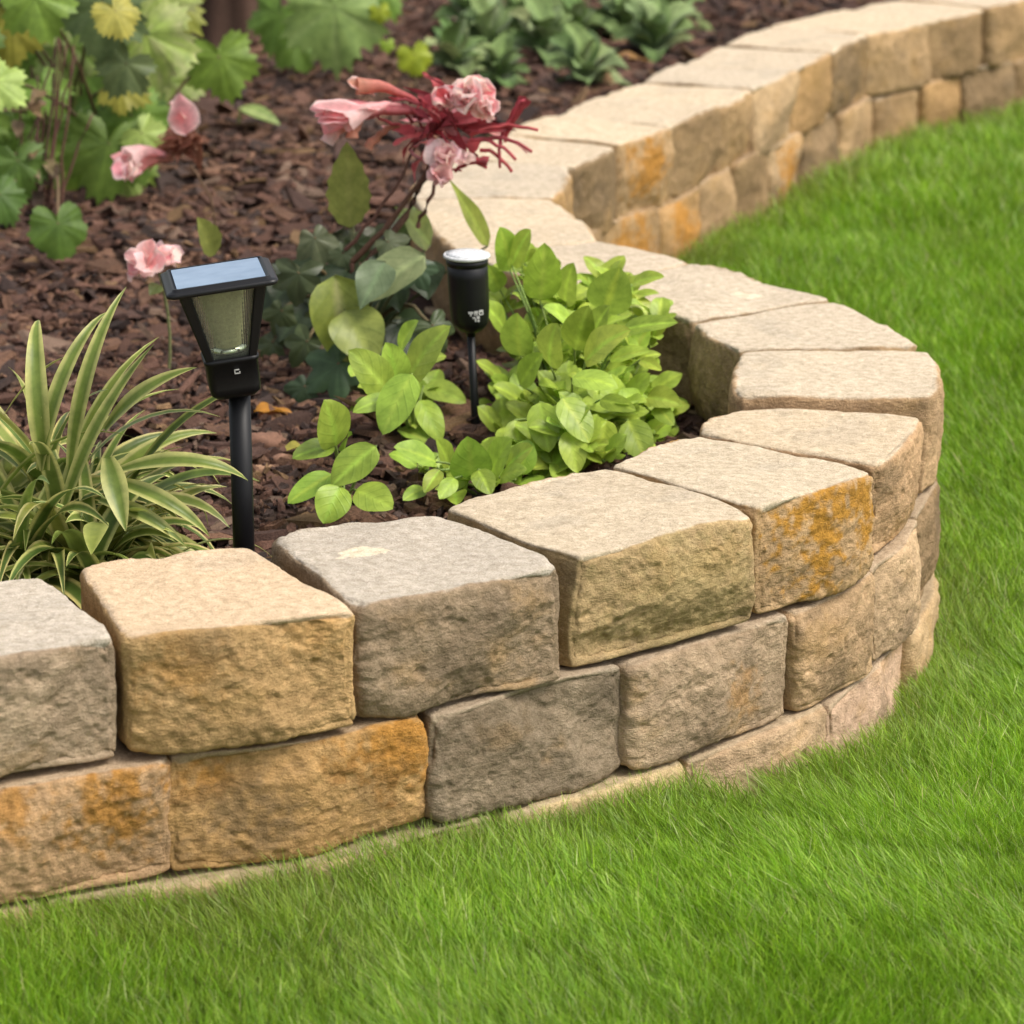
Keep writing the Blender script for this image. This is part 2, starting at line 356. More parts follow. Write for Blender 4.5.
for i in range(len(j2) - 1):
    near = i < 7; far = j2[i] > fj[2]
    fcol = f2[i] if i < 6 else far_face[(i * 4 + 1 + i // 3) % 6]
    st = st2[i] if i < 6 else ([('rust', .5, .5, .25, 1)] if i in (15, 16, 19) else [])
    span(j2[i] + .0035, j2[i + 1] - .0035, Z2 + .001, Z1 - .001 - (rnd.uniform(-.012, .016) if far else rnd.random() * .003), .004 if far else BAT, fcol, mixc(fcol, (.45, .37, .27), .3 if far else .6), st, .0024 if near else .007, lab2[i] if i < 6 else None)
# footing course, mostly sunk in the grass
j3 = [s_px(-160, 905, Z2), s_px(40, 890, Z2), s_px(300, 855, Z2), s_px(507, 820, Z2), s_px(706, 768, Z2), s_px(835, 705, Z2)]
s = j3[-1]
while s < OS[-1] - .4: s += .32 + rnd.uniform(-.04, .04); j3.append(s)
f3 = [(.36, .27, .16), (.36, .28, .17), (.34, .28, .16), (.42, .34, .20), (.36, .27, .18), (.42, .31, .23)]
s = j3[0]
while s > .4: span(max(0, s - .31), s - .004, Z3, Z2 - .001, BAT * 2, (.35, .27, .17), (.40, .33, .22), [], .01); s -= .31
for i in range(len(j3) - 1):
    span(j3[i] + .003, j3[i + 1] - .003, Z3, Z2 - .002, BAT * 2, f3[i % 6], mixc(f3[i % 6], (.46, .39, .27), .5), [('dark', .6, .5, .1, .6)] if i == 5 else [], .004 if 1 < i < 8 else .009)

# ---------------------------------------------------------------- lawn and bed ground
def lawn_z(x, y):
    base = -.010 + .040 * sstep(5., 6.4, y) - .082 * np.exp(-(((x - .72) / .5) ** 2 + ((y - 4.15) / .7) ** 2))
    return base + .006 * np.sin(x * 5.1 + y * 2.3) * np.sin(y * 3.7 - x)
def grid_axis(lo, hi, step, far):
    a = np.arange(lo, hi + 1e-6, step); out = [hi + far * k ** 2.2 for k in (.02, .05, .1, .2, .35, .6, 1)]; inn = [lo - far * k ** 2.2 for k in (1, .6, .35, .2, .1, .05, .02)]
    return np.r_[inn, a, out]
gx, gy = grid_axis(-3, 4, .07, 400), grid_axis(0, 12, .07, 400)
X, Y = np.meshgrid(gx, gy, indexing='ij'); Z = lawn_z(X, Y)
def grid_faces(a, b):
    i = np.arange(a * b).reshape(a, b); return np.stack([i[:-1, :-1], i[1:, :-1], i[1:, 1:], i[:-1, 1:]], -1).reshape(-1, 4)
mb = MB(); V = np.c_[X.ravel(), Y.ravel(), Z.ravel()]
cn = fbm(np.c_[V[:, :2] * 4, V[:, :1] * 0], 3, 4)[:, None]
mb.add(V, Q=grid_faces(len(gx), len(gy)), C=np.array([.06, .115, .02]) * (1 + .4 * cn))
lawn = mb.build('lawn', M_TURF); lawn['kind'] = 'structure'
# signed side of the wall: distance to outer edge, positive on the bed side
OCs = OC[::3]; NLs = NL[::3]
def side(x, y):
    p = np.c_[np.ravel(x), np.ravel(y)]; out = np.empty(len(p))
    for a in range(0, len(p), 20000):
        b = p[a:a + 20000]; d = ((b[:, None, :] - OCs[None]) ** 2).sum(2); i = d.argmin(1)
        sg = ((b - OCs[i]) * NLs[i]).sum(1); out[a:a + 20000] = np.sign(sg) * np.sqrt(d[np.arange(len(b)), i])
    return out
def bed_z(x, y):
    x = np.asarray(x, float); y = np.asarray(y, float); p = np.c_[x.ravel(), y.ravel(), x.ravel() * 0]
    z = .195 + .05 * sstep(5.2, 7.2, y.ravel()) + .016 * fbm(p * 5, 11, 3) + .008 * fbm(p * 22, 12, 2)
    return z.reshape(x.shape)
bx, by = np.arange(-3.2, 3.2, .03), np.arange(2.6, 13, .03)
X, Y = np.meshgrid(bx, by, indexing='ij'); S = side(X, Y); Zb = bed_z(X, Y).ravel()
fq = grid_faces(len(bx), len(by)); fq = fq[(S[fq] > .10).all(1)]
Vb = np.c_[X.ravel(), Y.ravel(), Zb]; used = np.unique(fq); re_ = np.full(len(Vb), -1); re_[used] = np.arange(len(used))
mb = MB(); mb.add(Vb[used], Q=re_[fq], C=np.array([.05, .032, .024]) * (1 + .3 * fbm(Vb[used] * 9, 4, 3)[:, None]))
bed = mb.build('bed_soil', M_SOIL); bed['kind'] = 'structure'

# ---------------------------------------------------------------- bark mulch
def chips(n, area, size, seed):
    g = np.random.default_rng(seed)
    x = g.uniform(area[0], area[1], n); y = g.uniform(area[2], area[3], n)
    ok = side(x, y) > INSET + .006; x, y = x[ok], y[ok]; n = len(x); z = bed_z(x, y)
    K = 8; th = np.linspace(0, 2 * np.pi, K, endpoint=False)[None] + g.uniform(-.22, .22, (n, K))
    L = size * np.exp(g.normal(0, .45, n)); W = L * g.uniform(.16, .6, n); T = np.minimum(L * .28, g.uniform(.004, .011, n))
    rr = g.uniform(.6, 1.15, (n, K)); ox = np.cos(th) * rr * L[:, None] / 2; oy = np.sin(th) * rr * W[:, None] / 2
    tp = np.stack([ox * .9, oy * .9, np.broadcast_to(T[:, None] / 2, ox.shape) + g.normal(0, .0016, ox.shape)], -1)
    bt = np.stack([ox, oy, -np.broadcast_to(T[:, None] / 2, ox.shape) + g.normal(0, .001, ox.shape)], -1)
    ct = np.stack([g.normal(0, .1, n) * L, g.normal(0, .1, n) * W, T / 2 + g.normal(0, .0022, n)], -1)[:, None]
    loc = np.concatenate([tp, bt, ct], 1)
    loc[..., 2] += (loc[..., 0] ** 2) * g.normal(0, 3.0, n)[:, None]
    az = g.uniform(0, 2 * np.pi, n); ti = np.abs(g.normal(0, .38, n)); ta = g.uniform(0, 2 * np.pi, n)
    ca, sa = np.cos(az)[:, None], np.sin(az)[:, None]
    xx = loc[..., 0] * ca - loc[..., 1] * sa; yy = loc[..., 0] * sa + loc[..., 1] * ca; zz = loc[..., 2]
    dx, dy = np.cos(ta)[:, None], np.sin(ta)[:, None]; al = xx * dx + yy * dy
    c, s_ = np.cos(ti)[:, None], np.sin(ti)[:, None]
    al2 = al * c - zz * s_; zz2 = al * s_ + zz * c
    xx += dx * (al2 - al); yy += dy * (al2 - al)
    V = np.stack([xx + x[:, None], yy + y[:, None], zz2 + (z + g.uniform(.000, .014, n))[:, None]], -1)
    i = np.arange(K); j = (i + 1) % K
    q = np.stack([K + i, K + j, j, i], -1); t = np.stack([np.full(K, 2 * K), i, j], -1)
    base = (np.arange(n) * (2 * K + 1))[:, None, None]
    pal = .92 * np.array([(.120, .064, .046), (.080, .046, .036), (.155, .085, .055), (.060, .040, .034), (.16, .105, .075), (.19, .115, .060), (.045, .030, .026)])
    cc = pal[g.choice(7, n, p=[.28, .20, .20, .11, .09, .05, .07])] * g.uniform(.75, 1.3, (n, 1))
    C = np.repeat(cc[:, None], 2 * K + 1, 1) * g.uniform(.8, 1.2, (n, 2 * K + 1, 1))
    return V.reshape(-1, 3), (q[None] + base).reshape(-1, 4), (t[None] + base).reshape(-1, 3), C.reshape(-1, 3)
mb = MB()
for a in [(7000, (-1.4, .45, 3.5, 5.6), .038, 21), (13000, (-1.9, .55, 5.4, 9.8), .046, 22), (1700, (-1.4, .5, 3.6, 6.8), .075, 23), (700, (-1.6, .5, 6, 9.5), .09, 26), (2500, (-3.0, 1.6, 3.2, 11.5), .05, 24), (5000, (.2, 2.0, 7.2, 11.5), .05, 27), (9000, (-1.2, .4, 3.5, 5.8), .016, 25)]:
    V, q, t, C = chips(*a); mb.add(V, Q=q, T=t, C=C)
mulch = mb.build('bark_mulch', M_CHIP, smooth=False); mulch['kind'] = 'stuff'; tag(mulch, 'dark red-brown bark chip mulch covering the planting bed', 'mulch')

# ---------------------------------------------------------------- grass
def grass(n, area, seed, hmul=1., wmul=1.):
    g = np.random.default_rng(seed)
    x = g.uniform(area[0], area[1], n); y = g.uniform(area[2], area[3], n)
    sdd = side(x, y); ok = sdd < -.022; x, y, sdd = x[ok], y[ok], sdd[ok]; n = len(x); z = lawn_z(x, y)
    p = np.c_[x, y, x * 0]
    cl = fbm(p * 11, 41, 3); fl = fbm(p * 2.6, 42, 2); fl2 = fbm(p * 2.6 + 50, 43, 2); pat = fbm(p * 3.2, 44, 3)
    h = .056 * hmul * g.uniform(.6, 1.25, n) * (1 + .25 * cl) * (1.15 - .15 * sstep(.0, .15, -sdd))
    az = g.uniform(0, 2 * np.pi, n); ln = h * g.uniform(.1, .75, n)
    dx = np.cos(az) * ln + h * (.45 * fl - .22); dy = np.sin(az) * ln + h * (.35 * fl2)
    wd = wmul * g.uniform(.0006, .0014, n) * (1 + .03 * np.clip(y - 3, 0, 9) * 4)
    fa = g.uniform(0, np.pi, n); sx, sy = np.cos(fa) * .9, np.sin(fa) * .5
    rows = [(0, 0, 1, 0), (.12, .36, .95, .36), (.45, .72, .7, .72)]
    V = np.empty((n, 7, 3)); tt = np.empty((n, 7, 1))
    for k, (bn, hh, ww, t) in enumerate(rows):
        for s_, e in ((-1, 0), (1, 1)):
            V[:, 2 * k + e, 0] = x + dx * bn + s_ * sx * wd * ww; V[:, 2 * k + e, 1] = y + dy * bn + s_ * sy * wd * ww; V[:, 2 * k + e, 2] = z - .004 + h * hh
            tt[:, 2 * k + e] = t
    V[:, 6, 0] = x + dx; V[:, 6, 1] = y + dy; V[:, 6, 2] = z + h * .97; tt[:, 6] = 1
    pal = 1.0 * np.array([(.205, .385, .022), (.275, .43, .030), (.17, .315, .020), (.36, .49, .09), (.46, .51, .22), (.46, .40, .20)])
    c = pal[g.choice(6, n, p=[.36, .28, .20, .11, .035, .015])] * g.uniform(.6, 1.4, (n, 1)) * (1.05 + .20 * pat[:, None]) * (1 + .12 * cl[:, None])
    dry = (sstep(.22, .0, -sdd) * g.uniform(0, 1, n) * .55)[:, None] + (sstep(.3, .6, fbm(p * 4, 47, 3)) * g.uniform(0, .3, n))[:, None]
    c = c * (1 - dry) + dry * np.array([.27, .24, .085])
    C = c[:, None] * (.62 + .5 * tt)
    b = (np.arange(n) * 7)[:, None, None]
    q = np.array([(0, 1, 3, 2), (2, 3, 5, 4)])[None] + b; t = np.array([(4, 5, 6)])[None] + b
    return V.reshape(-1, 3), q.reshape(-1, 4), t.reshape(-1, 3), C.reshape(-1, 3)
mb = MB()
for a in [(210000, (-.85, .9, 2.75, 3.75), 51), (100000, (.35, 1.15, 3.6, 5.0), 52), (95000, (.15, 1.5, 5.0, 6.8), 53, 1.05, 1.1), (60000, (.4, 2.1, 6.8, 9.2), 54, 1.1, 1.3),
          (25000, (1.1, 2.6, 3., 7.), 55, 1.1, 1.8), (14000, (-2.2, -.8, 2.4, 3.6), 56, 1.1, 1.8), (25000, (-1.2, 1.6, 1.6, 2.8), 57, 1.1, 1.8), (16000, (1.5, 4.5, 6.5, 12), 58, 1.2, 3)]:
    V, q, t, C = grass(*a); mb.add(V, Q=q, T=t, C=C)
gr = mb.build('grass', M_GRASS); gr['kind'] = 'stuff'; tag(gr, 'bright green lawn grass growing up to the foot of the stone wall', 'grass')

# ---------------------------------------------------------------- leaves, stems and petals
def prof_ovate(t): return np.sin(np.pi * np.clip(t, 0, 1) ** .82) ** .64 * (1 - .06 * t)
def prof_oval(t): return np.sin(np.pi * np.clip(t, 0, 1) ** .82) ** .8 * (1 - .15 * t)
def prof_point(t): return np.sin(np.pi * np.clip(t, 0, 1) ** .62) ** .95
def prof_strap(t): return (.45 + .55 * np.sin(np.pi / 2 * np.clip(t / .4, 0, 1))) * np.clip(1 - np.clip((t - .4) / .6, 0, 1) ** 1.7, 0, 1) ** .9
def prof_petal(t): return (.18 + .82 * np.sin(np.pi * .5 * np.clip(t / .72, 0, 1)) ** 1.5) * np.clip(1 - np.clip((t - .72) / .28, 0, 1) ** 2.4, .02, 1) ** .6
def leaf(mb, A, T, Nv, L, W, prof, bend=0., fold=.25, c_mid=(.2, .3, .08), c_edge=None, n=9, m=3, wave=0., cup=0., edge_at=.75, twist=0., rib=None, serr=0., bpow=1.3):
    T = nrm(T); Nv = np.asarray(Nv, float); Nv = nrm(Nv - T * (Nv @ T)); S = np.cross(T, Nv)
    t = np.linspace(0, 1, n + 1); a = -bend * t ** bpow
    dT = np.cos(a)[:, None] * T + np.sin(a)[:, None] * Nv; dN = np.cos(a)[:, None] * Nv - np.sin(a)[:, None] * T
    c = np.asarray(A) + np.r_[np.zeros((1, 3)), np.cumsum((dT[:-1] + dT[1:]) / 2 * L / n, 0)]
    w = prof(t) * W / 2
    if serr: w = w * (1 + serr * np.where(np.arange(n + 1) % 2, 1, -1))
    w[-1] = max(w[-1] * .1, .0002)
    u = np.linspace(-1, 1, 2 * m + 1); tw = twist * t
    Sx = np.cos(tw)[:, None] * S + np.sin(tw)[:, None] * dN; Nx = np.cos(tw)[:, None] * dN - np.sin(tw)[:, None] * S
    ph = rnd.random() * 6.28
    up = np.abs(u)[None] * np.sin(fold) * w[:, None] + cup * w[:, None] * u[None] ** 2 + wave * W * np.sin(t * 11 + ph)[:, None] * u[None] ** 2 * np.sign(u)[None]
    V = c[:, None] + Sx[:, None] * (w[:, None] * u[None] * math.cos(fold))[..., None] + Nx[:, None] * up[..., None]
    ce = np.asarray(c_mid if c_edge is None else c_edge); k = sstep(edge_at - .2, edge_at + .1, np.abs(u))[None, :, None]
    C = np.broadcast_to(np.asarray(c_mid) * (1 - k) + ce * k, V.shape).copy()
    if rib is not None: C[:, m] = rib
    idx = np.arange((n + 1) * (2 * m + 1)).reshape(n + 1, 2 * m + 1)
    q = np.stack([idx[:-1, :-1], idx[1:, :-1], idx[1:, 1:], idx[:-1, 1:]], -1).reshape(-1, 4)
    U = np.stack(np.broadcast_arrays(u[None], t[:, None]), -1)
    mb.add(V.reshape(-1, 3), Q=q, C=C.reshape(-1, 3), U=U.reshape(-1, 2))
def lobed(mb, A, T, Nv, Rr, c, rib=None, lobes=5, depth=.22, serr=.085, dome=.25, ruffle=.06, pale=None, pamt=0):
    T = nrm(T); Nv = np.asarray(Nv, float); Nv = nrm(Nv - T * (Nv @ T)); S = np.cross(T, Nv)
    K = 84; th = np.linspace(-np.pi, np.pi, K, endpoint=False)
    step = R(57); ph = np.clip(np.round(th / step), -(lobes // 2), lobes // 2) * step
    d = np.abs(th - ph) / (step / 2)
    r = 1 - depth * np.clip(d, 0, 1.3) ** 1.05; r *= 1 - .22 * (np.abs(ph) / R(114)) ** 1.2
    r *= 1 - .72 * sstep(R(140), R(179), np.abs(th))
    r *= 1 + serr * np.where(np.arange(K) % 3 == 0, 1, -.5) + .03 * np.array([rnd.uniform(-1, 1) for _ in range(K)])
    rings = np.array([0, .18, .38, .58, .78, .92, 1.]); p1 = rnd.random() * 6
    rr = rings[:, None] * r[None]
    x = rr * np.cos(th); y = rr * np.sin(th)
    vein = np.exp(-((th - ph) / .10) ** 2)[None] * (np.abs(th) < R(130))[None] * np.linspace(1, .5, 7)[:, None]
    z = -dome * rr ** 2 + ruffle * np.sin(th * 6 + p1)[None] * rings[:, None] ** 2 - .05 * vein * rings[:, None]
    V = np.asarray(A) + Rr * (x[..., None] * T + y[..., None] * S + z[..., None] * Nv)
    rib = np.asarray(c) * 1.5 if rib is None else np.asarray(rib)
    C = np.asarray(c) * (1 - .6 * vein[..., None]) + rib * .6 * vein[..., None]
    if pale is not None:
        kx = np.clip(vnoise(np.c_[x.ravel() * 4 + p1, y.ravel() * 14, x.ravel() * 0], 5), 0, 1).reshape(x.shape)[..., None] * pamt + .5 * pamt * (rings[:, None, None] ** 6)
        C = C * (1 - kx) + kx * np.asarray(pale)
    idx = np.arange(7 * K).reshape(7, K); nx = np.roll(idx, -1, 1)
    q = np.stack([idx[:-1], idx[1:], nx[1:], nx[:-1]], -1).reshape(-1, 4)
    mb.add(V.reshape(-1, 3), Q=q, C=C.reshape(-1, 3))
def tube(mb, pts, r0, r1, c, k=6):
    pts = np.asarray(pts, float)
    if len(pts) == 2: pts = np.array([pts[0], (pts[0] + pts[1]) / 2, pts[1]])
    n = len(pts); tg = np.gradient(pts, axis=0); V = []
    for i in range(n):
        t = nrm(tg[i]); a = nrm(np.cross(t, (0, 0, 1) if abs(t[2]) < .9 else (1, 0, 0))); b = np.cross(t, a); r = r0 + (r1 - r0) * i / (n - 1)
        th = np.linspace(0, 2 * np.pi, k, endpoint=False); V.append(pts[i] + r * (np.cos(th)[:, None] * a + np.sin(th)[:, None] * b))
    V = np.array(V); idx = np.arange(n * k).reshape(n, k); nx = np.roll(idx, -1, 1)
    q = np.stack([idx[:-1], nx[:-1], nx[1:], idx[1:]], -1).reshape(-1, 4)
    T = [(idx[-1, 0], idx[-1, i], idx[-1, i + 1]) for i in range(1, k - 1)]
    mb.add(V.reshape(-1, 3), Q=q, T=T, C=c)
def curve(A, B, sag=(0, 0, 0), n=8, jit=0):
    A, B, sag = map(lambda v: np.asarray(v, float), (A, B, sag)); t = np.linspace(0, 1, n)[:, None]
    p = A * (1 - t) + B * t + sag * 4 * t * (1 - t)
    if jit: p[1:-1] += np.array([[rnd.uniform(-jit, jit) for _ in range(3)] for _ in range(n - 2)])
    return p
def jc(c, a=.15): f = rnd.uniform(1 - a, 1 + a); return tuple(max(.005, x * f * rnd.uniform(.93, 1.07)) for x in c)
UP = np.array([0, 0, 1.]); TOCAM = nrm((0, -.94, .34))
def soil(x, y): return float(bed_z(np.array([x]), np.array([y]))[0])
def ab(mb, a, b, W, Y0, Y1=None, nh=None, **kw):       # a leaf from pixel a to pixel b at distances Y0 and Y1
    A = PD(a[0], a[1], Y0); B = PD(b[0], b[1], Y1 if Y1 is not None else Y0 - .03); D = B - A; L = np.linalg.norm(D)
    leaf(mb, A, D + UP * L * .25 * (kw.get('bend', 0) > 0), nh if nh is not None else TOCAM * .7 + UP * .6, L * 1.05, W, **kw)

# strap-leaved clump at the left
lir = thing('strap_leaf_plant', 'arching strap-leaved plant with yellow-edged green leaves behind the left end of the wall', 'plant', (-.64, 4.0, soil(-.64, 4.0)))
fo = MB()
for cx, cy, k in ((-.66, 4.02, 80), (-.58, 4.00, 64), (-.78, 4.05, 64), (-.64, 4.12, 84), (-.55, 3.98, 34)):
    for i in range(k):
        az = rnd.uniform(0, 2 * math.pi); spread = rnd.random() ** .8; el = R(78 - 60 * spread)
        T = (math.cos(az) * math.cos(el), math.sin(az) * math.cos(el) * .85, math.sin(el)); L = rnd.uniform(.22, .40) * (.72 if cx > -.6 else 1) * (1.0 - .15 * spread)
        b = (cx + rnd.uniform(-.05, .05), cy + rnd.uniform(-.05, .05), .2)
        g = jc(rnd.choice([(.145, .205, .04), (.20, .26, .05), (.105, .16, .034), (.27, .31, .07)]))
        e = jc((.60, .57, .22)) if rnd.random() < .85 else jc((.3, .35, .1))
        leaf(fo, b, T, (-T[0] * T[2], -T[1] * T[2], 1 - T[2] ** 2 + .02), L, rnd.uniform(.018, .034), prof_strap, bend=rnd.uniform(1.5, 3.3) * (.55 + .5 * spread), fold=rnd.uniform(.05, .4), c_mid=g, c_edge=e, n=16, m=4, twist=rnd.uniform(-1.3, 1.3), edge_at=.66, bpow=1.9)
for a, b, Wd, bd in (((120, 470), (240, 470), .026, 1.5), ((110, 480), (205, 535), .026, 1.3), ((100, 500), (178, 545), .024, 1.2), ((105, 430), (175, 372), .026, 1.0), ((70, 470), (97, 302), .024, 1.3), ((45, 470), (22, 318), .032, 2.0), ((40, 470), (72, 312), .024, 1.7), ((108, 458), (122, 530), .036, .5), ((60, 520), (128, 362), .022, .9)):
    ab(fo, a, b, Wd, 3.97, 3.9, prof=prof_strap, bend=bd, fold=.3, c_mid=(.16, .22, .045), c_edge=(.55, .53, .20), n=14, edge_at=.68, bpow=1.7)
A = PD(100, 522, 3.93); leaf(fo, A, P(66, 585, .366) - A + UP * .04, UP + TOCAM, .125, .034, prof_strap, bend=.6, fold=.15, c_mid=(.24, .28, .06), c_edge=(.42, .44, .13), n=12)
kid(fo, 'foliage', M_STRAP, lir)

# lime-green broad-leaved plants
def rosettes(fo, st, tips, base, lsize, colr, whorl=(5, 8), droop=.5):
    for (px, py, Y, sc_) in tips:
        tip = PD(px, py, Y); b = np.array([base[0] + (tip[0] - base[0]) * .35 + rnd.uniform(-.02, .02), base[1] + (tip[1] - base[1]) * .35 + rnd.uniform(-.02, .02), soil(base[0], base[1]) - .01])
        lean = nrm((tip - b) + UP * .02)
        tube(st, curve(b, tip, (0, 0, .01), 7), .0035, .002, jc((.16, .22, .06)))
        lv = rnd.randint(*whorl); a0 = rnd.random() * 6.28
        for i in range(lv):
            az = a0 + i * 2.4 + rnd.uniform(-.25, .25); el = R(rnd.uniform(5, 60)) if i < lv - 2 else R(rnd.uniform(45, 75))
            T = np.array([math.cos(az) * math.cos(el), math.sin(az) * math.cos(el), math.sin(el)]) + lean * .25
            L = lsize * sc_ * rnd.uniform(.72, 1.15) * (.75 if i >= lv - 2 else 1)
            pet = nrm(T) * L * .12
            tube(st, [tip - lean * .01 * i * .6, tip + pet - lean * .01 * i * .6], .0016, .0012, jc((.18, .26, .06)), 5)
            leaf(fo, tip + pet - lean * .01 * i * .6, T, UP - nrm(T) * .1 + lean * .2 + TOCAM * .45, L, L * rnd.uniform(.68, .86), prof_ovate, bend=rnd.uniform(.15, .9) * droop * 2, fold=rnd.uniform(.1, .38), c_mid=jc(colr, .2), rib=jc(tuple(x * 1.35 for x in colr), .1), n=10, m=3, wave=rnd.uniform(0, .05), cup=-rnd.uniform(0, .15))
        h = tip[2] - b[2]
        for k in range(int(h / .05)):
            q = b + (tip - b) * (.3 + .6 * rnd.random()); az = rnd.uniform(0, 6.28); T = (math.cos(az), math.sin(az), rnd.uniform(-.1, .5))
            L = lsize * sc_ * rnd.uniform(.7, 1.05); leaf(fo, q, T, UP + TOCAM * .2, L, L * .78, prof_oval, bend=rnd.uniform(.3, 1.0), fold=.25, c_mid=jc(tuple(x * .85 for x in colr), .2), rib=jc(colr), n=9, m=3, wave=.03)
LIME = (.37, .48, .072)
def bl(fo, st, a, b, wf, Y, base, c=LIME, **kw):       # one broad leaf seen at its own place, with its stalk
    k_ = kw.pop('k', 1.); b = (a[0] + (b[0] - a[0]) * k_, a[1] + (b[1] - a[1]) * k_); A, B = PD(a[0], a[1], Y), PD(b[0], b[1], Y - .035); D = B - A; L = np.linalg.norm(D)
    up = kw.pop('up', .55); bend = kw.pop('bend', rnd.uniform(.25, .7))
    nv = TOCAM * .8 + UP * up + np.array([rnd.uniform(-.25, .25), 0, rnd.uniform(-.1, .2)]); nv = nrm(nv - nrm(D) * (nv @ nrm(D)))
    leaf(fo, A, D + nv * L * bend * .45, nv, L * 1.06, L * wf, prof_ovate, bend=bend, fold=rnd.uniform(.06, .30), c_mid=jc(c, .2), rib=jc(tuple(x * 1.3 for x in c), .05), n=14, m=4, wave=.02, cup=-rnd.uniform(0, .12))
    tube(st, curve((base[0], base[1], .19), A, (0, .01, .01), 7), .003, .0016, jc((.2, .28, .07)), 5)
def plant(root, exp, tips, base, lsize, c, whorl=(4, 6), k=1.):
    fo, st = MB(), MB()
    for a, b, wf, Y in exp: bl(fo, st, a, b, wf, Y, base, c, k=k)
    rosettes(fo, st, tips, base, lsize, c, whorl)
    kid(fo, 'foliage', M_BROAD, root); kid(st, 'stem', M_STEM, root)
bush = thing('broad_leaf_plant', 'bushy lime-green broad-leaved plant filling the bend of the wall beside the round spotlight', 'plant', (.1, 4.68, soil(.1, 4.68)))
tips = [(525, 265, 5.0, .65), (548, 275, 5.0, .7), (575, 300, 4.95, .8), (600, 290, 5.0, .85), (620, 300, 4.98, .85), (590, 325, 4.85, .8), (545, 330, 4.92, .8), (515, 350, 4.95, .8), (565, 355, 4.75, .85), (605, 345, 4.78, .85), (632, 355, 4.8, .8), (650, 395, 4.78, .7), (650, 315, 4.9, .7), (605, 395, 4.66, .85), (565, 400, 4.62, .85), (588, 425, 4.56, .8), (530, 410, 4.66, .85), (615, 430, 4.66, .7), (645, 425, 4.75, .6), (505, 385, 4.85, .75), (500, 300, 5.0, .6), (620, 452, 4.58, .75), (592, 462, 4.5, .75), (556, 466, 4.46, .7), (648, 440, 4.68, .7), (535, 452, 4.52, .7), (660, 415, 4.74, .7), (572, 440, 4.5, .8), (610, 412, 4.6, .85)]
plant(bush, [((510, 270), (498, 222), .62, 4.95), ((512, 265), (533, 226), .66, 4.93), ((540, 300), (545, 236), .62, 4.86), ((565, 305), (575, 258), .6, 4.88), ((604, 312), (622, 262), .85, 4.74), ((632, 284), (668, 276), .5, 4.86), ((622, 330), (684, 322), .42, 4.66), ((585, 362), (636, 326), .66, 4.56), ((572, 378), (624, 390), .62, 4.50), ((520, 356), (517, 308), .72, 4.74), ((550, 366), (558, 318), .72, 4.6), ((575, 350), (590, 300), .7, 4.64), ((562, 398), (592, 448), .72, 4.46), ((540, 402), (550, 458), .7, 4.48), ((646, 398), (684, 406), .8, 4.66), ((655, 405), (676, 428), .6, 4.64), ((628, 420), (648, 466), .8, 4.54), ((606, 420), (600, 470), .7, 4.50), ((640, 360), (664, 372), .5, 4.64), ((610, 360), (655, 350), .45, 4.56), ((505, 330), (478, 300), .7, 4.90), ((515, 400), (488, 375), .7, 4.86), ((520, 385), (545, 350), .6, 4.60), ((600, 400), (640, 412), .5, 4.54), ((500, 290), (486, 262), .6, 5.0), ((575, 325), (540, 305), .6, 4.72), ((590, 340), (612, 302), .62, 4.62), ((515, 420), (522, 462), .75, 4.52), ((570, 430), (578, 478), .7, 4.44)], tips + [(x + rnd.uniform(-14, 14), y + rnd.uniform(-8, 22), Y + rnd.uniform(-.06, .05), k * .85) for x, y, Y, k in tips * 2 if x > 525] + [(500, 432, 4.62, .75), (516, 452, 4.5, .75), (545, 442, 4.5, .8), (492, 415, 4.84, .6), (535, 425, 4.6, .85), (510, 405, 4.8, .7)], (.1, 4.75), .078, LIME, (6, 8), .86)
mid = thing('leafy_plant', 'lime-green leafy plant with large smooth leaves just left of the round spotlight', 'plant', (-.16, 4.72, soil(-.16, 4.72)))
plant(mid, [((390, 396), (350, 352), .62, 4.5), ((396, 388), (386, 344), .66, 4.56), ((408, 382), (449, 328), .55, 4.6), ((412, 374), (384, 432), .66, 4.44), ((392, 398), (354, 412), .5, 4.46), ((424, 386), (464, 402), .6, 4.84), ((420, 400), (440, 440), .6, 4.7), ((400, 350), (418, 322), .55, 4.7)], [(398, 375, 4.7, .8), (425, 400, 4.86, .7), (385, 400, 4.66, .7), (372, 378, 4.7, .6)], (-.16, 4.74), .09, (.34, .46, .07), (3, 5))
low = thing('low_leafy_plant', 'low bright green leafy plant right behind the wall, under the round spotlight', 'plant', (-.05, 4.42, soil(-.05, 4.42)))
plant(low, [((436, 462), (396, 448), .62, 4.4), ((472, 480), (468, 438), .8, 4.38), ((490, 476), (512, 440), .7, 4.4), ((478, 470), (490, 494), .8, 4.34), ((425, 488), (404, 500), .6, 4.36), ((440, 470), (425, 492), .6, 4.36), ((455, 478), (440, 498), .6, 4.34), ((500, 478), (526, 470), .6, 4.36), ((505, 470), (532, 448), .7, 4.42), ((450, 470), (436, 440), .6, 4.46)], [(440, 470, 4.5, .7), (470, 468, 4.48, .75), (500, 462, 4.5, .75), (528, 455, 4.52, .75), (550, 462, 4.5, .6), (485, 488, 4.40, .6), (515, 480, 4.42, .7), (545, 474, 4.44, .75), (455, 492, 4.37, .6), (575, 470, 4.46, .7), (420, 470, 4.45, .55)], (-.03, 4.46), .085, (.33, .45, .065), (4, 6))
sm_ = thing('seedling', 'small bright green seedling with rounded leaves alone on the mulch beside the square lantern', 'plant', (-.26, 4.36, soil(-.26, 4.36)))
